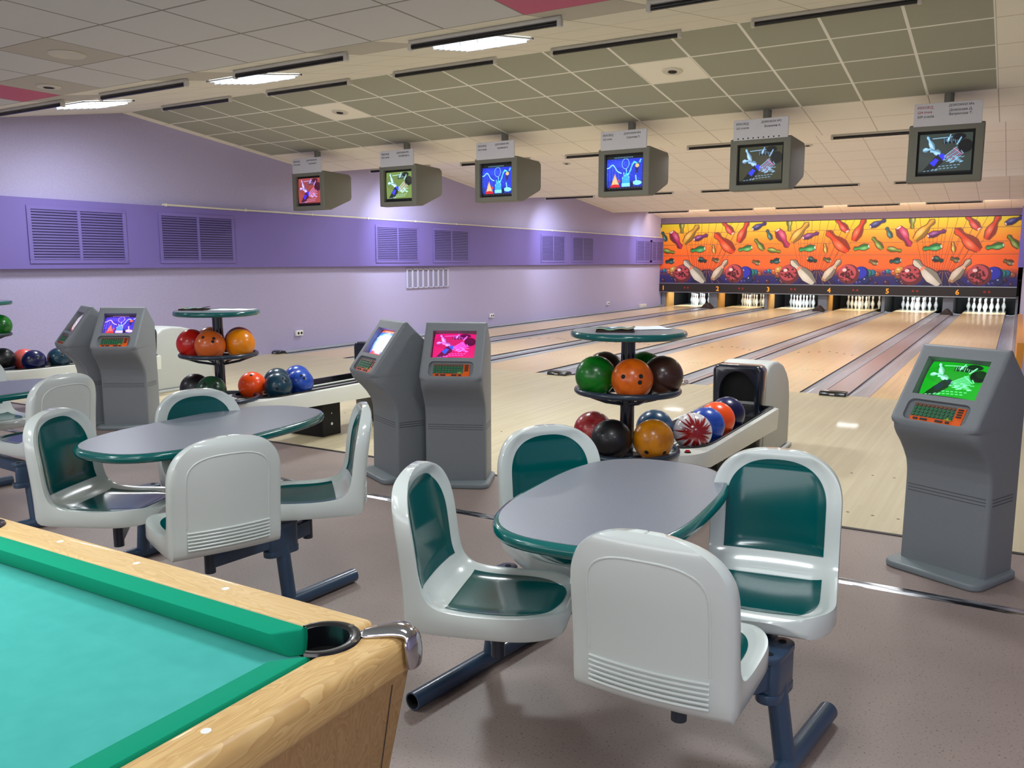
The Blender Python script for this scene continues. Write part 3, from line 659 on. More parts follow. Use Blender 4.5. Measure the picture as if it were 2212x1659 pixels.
def mural_canvas():
    K = 400/1175.0; c = Canvas(400, 232)
    gy = np.array([0, 110, 245, 370, 500, 540, 600, 680])*K
    g = np.array([(206, 200, 36), (226, 168, 34), (236, 126, 30), (240, 100, 34), (238, 100, 44), (170, 74, 56), (48, 40, 104), (34, 32, 104)], float)
    for k in range(3): c.a[..., k] = np.interp(c.Y, gy, g[:, k])
    X = lambda x: (x-130)*K; Y = lambda y: (y-215)*K
    for i in range(17):
        x0 = 400+i*42; x1 = 640+(i-8)*19 + 20; c.line(X(x0), Y(205 if i % 2 else 330), X(x1), Y(760), 1.2, (84, 42, 18), .75)
    for y in (325, 460, 585): c.line(0, Y(y), 400, Y(y)-.5, 2.0, (130, 96, 70), .9)
    def P(bx, by, hx, hy, col, base=None, **k):
        k.setdefault('rimw', 3.0); col = tuple(v*.86 for v in col)
        for off in ((0,) if max(bx, hx) < 1290 and min(bx, hx) > 150 else (0, 1175, -1175)): c.pin(X(bx+off), Y(by), X(hx+off), Y(hy), col, base, **k)
    wht = (215, 205, 205)
    P(375, 190, 382, 325, (148, 168, 60)); P(255, 305, 375, 498, (200, 44, 104), wht, fat=1.25); P(200, 415, 148, 305, (34, 112, 112)); P(410, 440, 572, 240, (226, 172, 46))
    P(520, 402, 680, 350, (122, 36, 134), wht); P(962, 345, 845, 205, (218, 44, 44), wht, fat=1.1); P(975, 545, 760, 335, (232, 66, 14), fat=1.15); P(1025, 440, 1118, 210, (226, 54, 14)); P(1168, 298, 1314, 232, (30, 32, 140), wht)
    P(655, 502, 488, 528, (46, 172, 90), wht, fat=1.2); P(1175, 495, 1025, 524, (74, 178, 82), wht, fat=1.2); P(1298, 528, 1200, 405, (126, 158, 52)); P(165, 520, 300, 548, (140, 172, 60)); P(760, 560, 744, 465, (232, 196, 74))
    P(300, 640, 195, 655, (30, 84, 84), wht, fat=1.6); P(578, 618, 674, 650, (24, 70, 66), wht, fat=1.6); P(812, 648, 735, 620, (120, 112, 60), wht, fat=1.6); P(1262, 675, 1180, 645, (140, 122, 70), wht, fat=1.6)
    rs = np.random.RandomState(2)
    for _ in range(46):
        x, y = rs.uniform(130, 1305), rs.uniform(800, 895)
        if 480 < x < 900: continue
        c.ball(X(x), Y(y), rs.uniform(5, 9), [(80, 34, 40), (44, 44, 130), (30, 36, 90), (70, 30, 60)][rs.randint(4)])
    for x, y, r, col in ((155, 765, 22, (70, 50, 140)), (188, 755, 24, (30, 120, 130)), (215, 765, 22, (40, 70, 150)), (245, 765, 34, (190, 90, 50)), (300, 755, 52, (196, 150, 70)), (285, 800, 34, (140, 70, 50)),
                         (1265, 785, 26, (150, 80, 60)), (1215, 770, 34, (40, 110, 150)), (1170, 775, 44, (40, 140, 120)), (1110, 780, 76, (44, 50, 180)), (1160, 850, 40, (30, 40, 100))): c.ball(X(x), Y(y), r*K, col)
    c.poly([(X(480), Y(895)), (X(640), Y(740)), (X(720), Y(740)), (X(900), Y(895))], (34, 24, 60), .8)
    for i in range(9): c.line(X(560+i*38), Y(895), X(650+i*9), Y(755), 1.2, (206, 160, 130) if i % 2 else (70, 50, 150), .8)
    c.ball(X(400), Y(790), 104*K, (176, 70, 82), (62, 14, 22)); c.ball(X(990), Y(785), 104*K, (184, 76, 88), (66, 16, 24))
    P(655, 885, 415, 640, (232, 228, 214), rim=(40, 26, 30), stripe=(232, 120, 90), fat=1.05); P(745, 855, 905, 635, (226, 208, 186), (180, 130, 90), rim=(60, 30, 30), stripe=(236, 170, 150))
    return c
MUR = mural_canvas(); M_mural = vcol_mat('mural_print', 0, 0.45)
mlab = ['left third of the orange bowling artwork wall, above lanes 1 and 2', 'middle third of the orange bowling artwork wall, above lanes 3 and 4', 'right third of the orange bowling artwork wall, above lanes 5 and 6']
PW = 3.40
mur_mesh = None
for k in range(3):
    xc = -9.45+PW*(k+.5)
    e = empty('masking_unit', (xc, MY, 0), 0, mlab[k], 'masking panel', 'bowling artwork panels over the pins')
    b = MB(); b.box(-PW/2, PW/2, .006, .06, MZ1+.012, MZ2, M_mask); b.build('panel_board', e, smooth=0)
    if mur_mesh is None:
        pic = picture(MUR, PW, MZ2-MZ1-.012, 'artwork', M_mural, e, Matrix.Translation((0, 0, (MZ1+.012+MZ2)/2))); mur_mesh = pic.data
    else:
        pic = bpy.data.objects.new('artwork', mur_mesh); COL.objects.link(pic); pic.parent = e; pic.location = (0, 0, (MZ1+.012+MZ2)/2)
    b = MB(); b.box(-PW/2, PW/2, -.02, .06, MZ0+.02, MZ1-.01, M_mask); b.build('number_board', e, smooth=0)
    b = MB(); b.box(-PW/2, PW/2, -.03, .06, MZ0, MZ0+.022, M_steel); b.box(-PW/2, PW/2, -.03, .06, MZ1-.012, MZ1+.012, M_steel); b.build('metal_edge', e, smooth=0)
    for j in (0, 1):
        n = 2*k+j+1; nx = {1: -9.31, 2: -7.48, 3: -5.88, 4: -4.08, 5: -2.47, 6: -.67}[n]-xc
        text(str(n), .20, (nx-.05, -.022, MZ0+.075), (R(90), 0, 0), M_num, e, 'lane_number', bold=.004)
        for dx in (-.055, .055):
            b = MB(); b.cyl((LC[n]+dx-xc+.05, -.026, .615), (LC[n]+dx-xc+.05, -.018, .615), .032, M_dot, 16); b.build('indicator_lamp', e)

# ------------------------------------------------------------------ hanging monitors
def monitor(x, n, pic, lines, label, yaw=0, tabs=False, estr=0.9):
    e = empty('hanging_monitor', (x, -.28, 2.50), yaw, label, 'hanging monitor', 'hanging scoreboard monitors')
    b = MB(); prof = [(0, -.28), (.13, -.28), (.50, -.12), (.52, -.08), (.52, .22), (.48, .255), (.02, .275), (0, .27)]
    b.prism([(a_*1.12, z_) for a_, z_ in prof], -.33, .33, M_tv, 'x'); body = b.build('casing', e, bevel=.014, seg=3)
    c = MB(); c.box(-.25, .25, -.05, .06, -.22, .21, M_tv); cu = c.build('cutter'); cu.parent = e; boolean(body, [cu])
    b = MB(); b.box(-.25, .25, .045, .062, -.22, .21, M_blackm); b.build('bezel', e, smooth=0)
    picture(pic, .46, .375, 'screen', vcol_mat('monitor_screen', estr), e, Matrix.Translation((0, .042, -.005)), .018)
    b = MB(); b.box(-.295, .295, -.012, .006, .255, .47, M_board); board = b.build('record_board', e, bevel=.003, seg=1)
    board['label'] = 'white record board with printed text'
    b = MB(); b.cyl((0, .22, .25), (0, .22, .62), .045, M_tv, 20); b.box(-.1, .1, .12, .34, .24, .30, M_tv); b.build('ceiling_mount', e, bevel=.01)
    for (tx, tz, s, body_t, mt) in lines: text(body_t, s, (tx, -.0135, tz), (R(90), 0, 0), mt, board, extrude=.0006)
    if tabs:
        b = MB()
        for k in range(9): b.cyl((-.24+k*.055, -.014, .272), (-.24+k*.055, -.011, .272), .008, M_ink, 10)
        b.build('holes', board)
    return e
BP = {'red': bowling_picture((150, 66, 66), (196, 170, 250), (60, 16, 40), (60, 40, 255), (215, 70, 110)),
      'olive': bowling_picture((112, 136, 70), (190, 245, 245), (22, 26, 30), (60, 70, 255), (220, 150, 140)),
      'dark': bowling_picture((58, 58, 40), (150, 196, 240), (12, 12, 16), (50, 60, 250), (196, 130, 190)),
      'dim': bowling_picture((52, 60, 56), (140, 196, 232), (10, 10, 16), (50, 50, 240), (190, 120, 160)),
      'magenta': bowling_picture((190, 16, 96), (238, 120, 255), (70, 0, 50), (50, 80, 235), (250, 80, 240)),
      'green': bowling_picture((10, 150, 22), (140, 255, 190), (2, 22, 8), (4, 40, 50), (110, 255, 170)),
      'blue': fair_picture((30, 50, 190), (140, 225, 255), (60, 190, 240), (226, 190, 120)),
      'night': fair_picture((60, 44, 170), (236, 180, 255), (90, 150, 250), (250, 90, 60), (40, 20, 40)),
      'white': fair_picture((40, 80, 235), (235, 245, 255), (180, 210, 255), (255, 170, 120), (190, 70, 30), .95),
      'pale': fair_picture((120, 110, 130), (255, 235, 240), (200, 160, 190), (240, 190, 160), (70, 60, 70), .3)}
rek = lambda a, bt, nn, nm, mt=M_ink: [(-.265, .415, .033, 'РЕКОРД', mt), (-.265, .372, .030, a, bt), (.005, .42, .030, f'ДОРОЖКИ №{nn}', M_ink), (.04, .375, .032, nm, M_ink)]
monitor(-8.36, 1, BP['red'], rek('235 очков', M_ink, 1, 'Сорокин Н.'), 'hanging monitor with a reddish bowling picture, leftmost of the six', R(-2))
monitor(-6.68, 2, BP['olive'], rek('205 очков', M_ink, 2, 'КУЛИКОВ А.'), 'hanging monitor with an olive green bowling picture, second from the left', R(-2))
monitor(-5.09, 3, BP['blue'], rek('236 очков', M_ink, 3, 'Куликов А.'), 'hanging monitor with a blue funfair picture, the left one of two alike', R(-3), estr=1.0)
monitor(-3.32, 4, BP['blue'], rek('232 очка', M_ink, 4, 'Сорокин П.'), 'hanging monitor with a blue funfair picture, the right one of two alike', R(-2), estr=1.0)
monitor(-1.73, 5, BP['dark'], rek('225 очков', M_ink, 5, 'Вожакин А.'), 'hanging monitor with a dark bowling picture and a row of holes in its board', R(-2), True, estr=0.8)
monitor(.06, 6, BP['dim'], [(-.265, .42, .033, 'РЕКОРД', M_inkred), (-.265, .377, .032, '224 очка', M_inkred), (-.265, .335, .032, '209 очков', M_ink), (.005, .428, .030, 'ДОРОЖКИ №6', M_ink), (.01, .384, .032, 'Домокаев Д.', M_ink), (.01, .346, .032, 'Ветрилова Т.', M_ink)],
        'hanging monitor with red printed record lines, rightmost and nearest of the six', R(3), estr=0.8)

# ------------------------------------------------------------------ scoring consoles
def console(x, y, yaw, pic, label, estr=3.0, paper=False):
    e = empty('scoring_console', (x, y, 0), yaw, label, 'scoring console', 'grey bowling scoring consoles')
    W = .202
    fz = [.03, .42, .47, .52, .57, .615, .655, .685, .712, .735, 1.058, 1.063]
    fy = [-.085, -.080, -.082, -.094, -.125, -.165, -.21, -.238, -.250, -.247, -.008, .0]
    def rad(z):
        if z < .56: return .022
        if z < .712: return .022+.043*((z-.56)/.152)**1.5
        if z < .768: return .020+.045*(1-math.sqrt(max(0, 1-(1-(z-.712)/.056)**2)))
        return .020
    zs = [.03, .034, .2, .36, .42]+[.44+.012*k for k in range(22)]+[.704, .708, .712, .716, .721, .727, .735, .743, .752, .762, .772, .80, .84, .88, .905, .915, .93, .96, 1.0, 1.03, 1.05, 1.058, 1.063]
    b = MB(); rings = []
    for z in zs:
        yf = float(np.interp(z, fz, fy)); yb = .17 if z < .91 else .17-(z-.91)*(.155/.153); r = rad(z); r = min(r, (yb-yf)*.45); rb = min(.015, (yb-yf)*.3); w_ = W-(.004 if z in (.03, 1.063) else 0)
        lp = []
        for (cx_, cy_, r_, a0) in ((w_-r, yf+r, r, -90), (w_-rb, yb-rb, rb, 0), (-w_+rb, yb-rb, rb, 90), (-w_+r, yf+r, r, 180)):
            lp += [(cx_+r_*math.cos(R(a0+t)), cy_+r_*math.sin(R(a0+t)), z) for t in (0, 18, 36, 54, 72, 90)]
        rings.append(lp)
    n = len(rings[0]); vs = [v for r_ in rings for v in r_]
    b.add(vs, [(i*n+k, i*n+(k+1) % n, (i+1)*n+(k+1) % n, (i+1)*n+k) for i in range(len(rings)-1) for k in range(n)]+[list(range(n))[::-1], [(len(rings)-1)*n+k for k in range(n)]], M_kiosk)
    cab = b.build('cabinet', e, smooth=35, weld=False)
    p0, p1 = Vector((0, -.2485, .733)), Vector((0, -.008, 1.058)); d = (p1-p0); L = d.length; d.normalize(); nrm = Vector((0, -d.z, d.y))
    F = Matrix((Vector((1, 0, 0)), -nrm, d)).transposed().to_4x4(); F.translation = p0     # local x, y into the face, z up the face
    c1 = MB(); c1.box(-.146, .140, -.05, .06, .145, .347, M_kiosk, F); a = c1.build('cutter')
    c2 = MB(); k = []
    for cx, cz, s0 in ((.112, .088, 0), (-.115, .088, 90), (-.115, .040, 180), (.112, .040, 270)):
        k += [(cx+.03*math.cos(R(s0+t)), cz+.03*math.sin(R(s0+t))) for t in range(0, 91, 15)]
    c2.prism(k, -.05, .018, M_kiosk, 'y', F); bb = c2.build('cutter')
    a.parent = e; bb.parent = e; boolean(cab, [a, bb])
    b = MB(); b.box(-.146, .140, .050, .062, .150, .352, M_blackm, F); b.build('screen_recess', e, smooth=0)
    picture(pic, .272, .190, 'screen', vcol_mat('console_screen', estr), e, F @ Matrix.Translation((-.003, .044, .250)), .022)
    K = Matrix.Translation((.004, 0, -.006)) @ Matrix.Diagonal((.93, 1, .86, 1)); F0 = F; F = F @ K
    kb = MB(); kb.prism([(-.128, .022), (.122, .022), (.122, .128), (.078, .128), (.078, .05), (-.128, .05)], .0135, .0185, M_orange, 'y', F)
    kb.prism([(-.13, .05), (.078, .05), (.078, .128), (-.13, .128)], .0145, .0185, mat('keyboard_grey', (96, 112, 104), .5), 'y', F)
    kbo = kb.build('keyboard_panel', e, smooth=0); kbo['label'] = 'orange and grey keyboard panel'
    ks = MB()
    for r in range(4):
        for q in range(10): ks.cyl(F @ Vector((-.119+q*.0205-r*.002*0, .0148, .060+r*.0195)), F @ Vector((-.119+q*.0205, .009, .060+r*.0195)), .0078, M_green if r < 3 else mat('key_brown', (120, 84, 64), .4), 10)
    ks.build('letter_keys', kbo)
    kz = [(.088, .112, .072+r*.014, .079+r*.014, M_seam) for r in range(4)]+[(xx, xx+ww, .031, .041, M_seam) for xx, ww in ((-.11, .022), (-.075, .035), (.0, .035), (.05, .018))]+[(.04, .072, .048, .062, mat('key_lime', (150, 180, 70), .4))]
    for kx0, kx1, kz0, kz1, km in kz: q = MB(); q.box(kx0, kx1, .009, .0142, kz0, kz1, km, F); q.build('function_key', kbo, smooth=0)
    b = MB()
    for zz in (.40, .385, .37):
        b.tube([(W+.0002, -.06, zz), (W+.0002, .12, zz)], .002, M_groove, 6); b.tube([(-W-.0002, -.06, zz), (-W-.0002, .12, zz)], .002, M_groove, 6); b.tube([(-W+.02, -.0802, zz), (W-.02, -.0802, zz)], .002, M_groove, 6)
    b.build('groove_lines', e)
    b = MB(); k = []
    for cx, cy, s0 in ((.17, .13, 0), (-.17, .13, 90), (-.17, -.13, 180), (.17, -.13, 270)): k += [(cx+.06*math.cos(R(s0+t)), cy+.06*math.sin(R(s0+t))) for t in range(0, 91, 15)]
    b.prism(k, 0, .034, M_kbase, 'z'); b.build('plinth', e, bevel=.01)
    return e
console(.575, -5.325, R(-25), BP['green'], 'grey scoring console with a bright green screen at the right edge', 1.0)
console(-2.36, -5.15, R(24), BP['magenta'], 'grey scoring console with a magenta screen, front one of the middle pair', 1.1)
console(-2.83, -5.22, R(-27), BP['white'], 'grey scoring console with a glaring blue-white screen, left one of the middle pair', 2.2)
console(-5.97, -5.06, R(30), BP['night'], 'grey scoring console with a blue and red funfair screen in the far left pair', 1.3)
console(-6.44, -5.10, R(-21), BP['pale'], 'grey scoring console seen from its side, leftmost of the far left pair', 1.0)

# ------------------------------------------------------------------ bowling balls
BR = .108
def ball_mat(name, c1, c2=None, sc=9, lo=.35, hi=.65, rough=.28, det=4, stretch=(1, 1, 1)):
    return mat(name, c1, rough, coat=.15, noise=(sc, c2, lo, hi, det, stretch) if c2 else None)
BM = {'green': ball_mat('ball_green', (14, 120, 26), (8, 88, 18), 14), 'orange': ball_mat('ball_orange', (222, 104, 14), (196, 84, 8), 20), 'brown': ball_mat('ball_brown', (60, 34, 26), None), 'redm': ball_mat('ball_red_marbled', (160, 30, 36), (216, 122, 118), 9, .45, .8, stretch=(1, 1, 3)),
      'black': ball_mat('ball_black', (14, 14, 18), None, rough=.4), 'yellow': ball_mat('ball_yellow', (214, 136, 18), (180, 108, 14), 16), 'steel': ball_mat('ball_steel_blue', (24, 66, 100), (34, 84, 120), 8), 'blue': ball_mat('ball_blue', (16, 54, 150), (40, 88, 190), 7, stretch=(1, 1, 4)),
      'neon': ball_mat('ball_neon_orange', (255, 84, 22), None), 'navy': ball_mat('ball_navy', (18, 26, 84), (12, 18, 60), 8), 'red': ball_mat('ball_red', (206, 28, 18), (176, 20, 14), 14), 'amber': ball_mat('ball_amber', (236, 138, 10), None), 'dgreen': ball_mat('ball_dark_green', (16, 76, 46), (10, 50, 32), 14),
      'petrol': ball_mat('ball_petrol', (14, 48, 66), (22, 64, 84), 9), 'dred': ball_mat('ball_crimson', (150, 14, 28), None), 'lime': ball_mat('ball_lime', (30, 190, 30), (10, 130, 20), 12), 'coral': ball_mat('ball_coral', (226, 84, 78), (240, 120, 110), 10), 'rust': ball_mat('ball_rust', (206, 96, 30), None)}
def burst_mat():
    m = bpy.data.materials.new('ball_white_red_burst'); m.use_nodes = True; nt = m.node_tree; b = nt.nodes['Principled BSDF']; N = nt.nodes; L = nt.links
    tc = N.new('ShaderNodeTexCoord'); sx = N.new('ShaderNodeSeparateXYZ'); L.new(tc.outputs['Object'], sx.inputs[0])
    an = N.new('ShaderNodeMath'); an.operation = 'ARCTAN2'; L.new(sx.outputs[0], an.inputs[0]); L.new(sx.outputs[2], an.inputs[1])
    cb = N.new('ShaderNodeCombineXYZ'); L.new(an.outputs[0], cb.inputs[0])
    ns = N.new('ShaderNodeTexNoise'); ns.inputs['Scale'].default_value = 4.2; ns.inputs['Detail'].default_value = 3; L.new(cb.outputs[0], ns.inputs['Vector'])
    rr = N.new('ShaderNodeVectorMath'); rr.operation = 'LENGTH'; c2 = N.new('ShaderNodeCombineXYZ'); L.new(sx.outputs[0], c2.inputs[0]); L.new(sx.outputs[2], c2.inputs[2]); L.new(c2.outputs[0], rr.inputs[0])
    ma = N.new('ShaderNodeMath'); ma.operation = 'MULTIPLY_ADD'; ma.inputs[1].default_value = -3.3; L.new(rr.outputs['Value'], ma.inputs[0]); L.new(ns.outputs['Fac'], ma.inputs[2])
    r = N.new('ShaderNodeValToRGB'); r.color_ramp.elements[0].position = .20; r.color_ramp.elements[0].color = (*lin((226, 222, 224)), 1); r.color_ramp.elements[1].position = .27; r.color_ramp.elements[1].color = (*lin((150, 24, 30)), 1)
    L.new(ma.outputs[0], r.inputs[0]); L.new(r.outputs[0], b.inputs['Base Color']); b.inputs['Roughness'].default_value = .18; b.inputs['Coat Weight'].default_value = .3
    return m
BM['burst'] = burst_mat()
sph = {}
def ball(x, y, z, key, label, holes=None, group='bowling balls on the racks and returns'):
    if key not in sph:
        me = bpy.data.meshes.new('bowling_ball'); bm = bmesh.new(); bmesh.ops.create_uvsphere(bm, u_segments=40, v_segments=24, radius=BR); bm.to_mesh(me); bm.free(); me.materials.append(BM[key]); me.shade_smooth(); sph[key] = me
    o = bpy.data.objects.new('bowling_ball', sph[key]); COL.objects.link(o); o.location = (x, y, z); tag(o, label, 'bowling ball', group)
    if key == 'burst': o.rotation_euler = (R(-8), R(15), R(28))
    if holes is not None:
        to_cam = (Vector(CAMPOS)-Vector((x, y, z))).normalized(); rt = Vector((0, 0, 1)).cross(to_cam).normalized(); up = to_cam.cross(rt)
        for hx, hz in holes:
            d = (to_cam*math.sqrt(max(.05, 1-hx*hx-hz*hz))+rt*hx+up*hz).normalized()
            if key == 'burst': d = o.rotation_euler.to_matrix().inverted() @ d
            b = MB(); b.cyl(d*(BR-.006), d*(BR+.0004), .0115, M_dark, 16); h = b.build('finger_hole', o)
    return o
# ball: holes as (right, up) fractions of the radius seen from the camera
rx, ry = -1.0, -5.515
def on_ring(cx, cy, ang, r=.186): return cx+r*math.cos(R(ang)), cy+r*math.sin(R(ang))
for ang, key, hl, lab in ((-132, 'green', None, 'bright green bowling ball at the left of the nearest rack, middle ring'), (-60, 'orange', [(-.42, .12), (.40, .15), (.36, -.14)], 'orange bowling ball with three holes facing out, front of the nearest rack'),
                          (12, 'brown', None, 'dark brown bowling ball at the right of the nearest rack, middle ring'), (84, 'green', None, 'green bowling ball behind the column of the nearest rack, middle ring'), (156, 'brown', None, 'brown bowling ball behind the bright green one on the nearest rack')):
    ball(*on_ring(rx, ry, ang), .853, key, lab, hl)
ball(-1.198, -5.52, .528, 'redm', 'red marbled bowling ball at the left of the lower ring, nearest rack')
ball(-1.012, -5.69, .528, 'black', 'black bowling ball at the front of the lower ring, nearest rack', [(-.32, .52), (-.42, .34)])
ball(-.825, -5.575, .528, 'yellow', 'dirty yellow bowling ball on the lower ring, nearest rack', [(-.3, -.62), (.55, -.62)])
r1 = -.87
ball(r1-.112, -5.15, .50, 'steel', 'steel blue bowling ball behind the yellow one on the nearest ball return')
ball(r1+.112, -5.14, .50, 'burst', 'white bowling ball with a dark red starburst on the nearest ball return')
ball(r1+.118, -4.92, .50, 'blue', 'bright blue bowling ball right behind the white starburst ball', [(-.55, .5)])
ball(r1+.114, -4.70, .50, 'neon', 'neon orange bowling ball on the nearest ball return between two blue ones')
ball(r1+.112, -4.475, .50, 'navy', 'navy bowling ball nearest the hood of the nearest ball return')
rx2, ry2 = -4.315, -5.43
for ang, key, hl, lab in ((-130, 'red', None, 'red bowling ball at the left of the middle rack'), (-58, 'rust', [(-.42, .55), (.25, .45), (.18, .25)], 'orange bowling ball with three holes at the front of the middle rack'),
                          (14, 'amber', None, 'amber bowling ball at the right of the middle rack'), (86, 'dred', None, 'crimson bowling ball behind the column of the middle rack'), (158, 'rust', None, 'rusty orange bowling ball behind the red one on the middle rack')):
    ball(*on_ring(rx2, ry2, ang), .858, key, lab, hl)
ball(-4.215, -5.60, .528, 'dgreen', 'dark green bowling ball on the lower ring of the middle rack', [(-.4, .5), (.3, .42), (.2, .25)])
ball(-4.42, -5.575, .528, 'black', 'black bowling ball on the lower ring of the middle rack')
r2 = -4.22
ball(r2-.09, -5.13, .50, 'neon', 'neon orange bowling ball on the middle ball return', [(-.05, .75)])
ball(r2+.11, -5.05, .50, 'petrol', 'petrol blue bowling ball with holes, front of the middle ball return', [(.32, .55), (.5, .35), (-.1, -.2)])
ball(r2-.10, -4.86, .50, 'petrol', 'petrol blue bowling ball behind the neon orange one on the middle ball return')
ball(r2+.11, -4.82, .50, 'blue', 'bright blue bowling ball with two holes on the middle ball return', [(.1, .5), (.3, .3)])
ball(r2-.10, -4.64, .50, 'blue', 'blue bowling ball behind the others on the middle ball return')
rx3, ry3 = -7.72, -5.40
for ang, key, hl, lab in ((-20, 'lime', [(.0, .3), (-.05, .1)], 'lime green bowling ball on the far left rack at the photo edge'), (52, 'green', None, 'green bowling ball at the back of the far left rack'), (-92, 'dgreen', None, 'dark green bowling ball at the front of the far left rack')):
    ball(*on_ring(rx3, ry3, ang), .853, key, lab, hl)
ball(-7.62, -5.24, .528, 'black', 'black bowling ball on the lower ring of the far left rack')
ball(-7.70, -5.56, .528, 'dgreen', 'dark green bowling ball on the lower ring of the far left rack')
r3 = -7.56
ball(r3-.09, -5.02, .50, 'coral', 'coral red bowling ball between black and navy ones on the far left ball return')
ball(r3+.11, -5.04, .50, 'navy', 'navy bowling ball with two holes on the far left ball return', [(.3, .35), (.55, .3)])
ball(r3+.11, -4.79, .50, 'petrol', 'petrol green bowling ball at the right end of the far left ball return', [(.3, .4), (.26, .15)])

# ------------------------------------------------------------------ ball racks
def rack(x, y, label, zt=1.09, dz=0):
    e = empty('ball_rack', (x, y, 0), 0, label, 'ball rack', 'round two-tier ball racks with table tops')
    b = MB(); b.cyl((0, 0, 0.02), (0, 0, zt-.04), .038, M_navyg, 28); b.build('column', e)
    b = MB(); b.lathe([(0, 0), (.2, 0), (.2, .012), (.06, .03), (.04, .05), (0, .05)], M_navyg, 36); b.build('foot_plate', e)
    T = zt
    b = MB(); b.lathe([(0, T-.036), (.298, T-.036), (.306, T-.030), (.309, T-.018), (.306, T-.006), (.298, T), (.292, T-.001)], M_tealedge, 64); b.build('table_edge', e)
    b = MB(); b.lathe([(0, T-.004), (.294, T-.004), (.294, T-.0005), (0, T-.0005)], M_tabletop, 64); b.build('table_top', e)
    for z in (.74+dz, .413):
        b = MB(); b.tube([(.27*math.cos(2*math.pi*k/48), .27*math.sin(2*math.pi*k/48), z+.03) for k in range(48)], .017, M_bluedk, 12, True)
        b.tube([(.12*math.cos(2*math.pi*k/32), .12*math.sin(2*math.pi*k/32), z+.012) for k in range(32)], .012, M_bluedk, 10, True); b.build('ball_ring', e)
        for k in range(5):
            a = 2*math.pi*k/5+.5; b = MB(); b.tube([(.03*math.cos(a), .03*math.sin(a), z-.045), (.15*math.cos(a), .15*math.sin(a), z-.02), (.265*math.cos(a), .265*math.sin(a), z+.022)], .009, M_bluedk, 8); b.build('spoke', e)
    return e
rack(rx, ry, 'round ball rack with a grey table top, nearest, in front of lanes 5 and 6')
rack(rx2, ry2, 'round ball rack with orange and red balls, the middle one', 1.10, .005)
rack(rx3, ry3, 'round ball rack cut by the left photo edge')

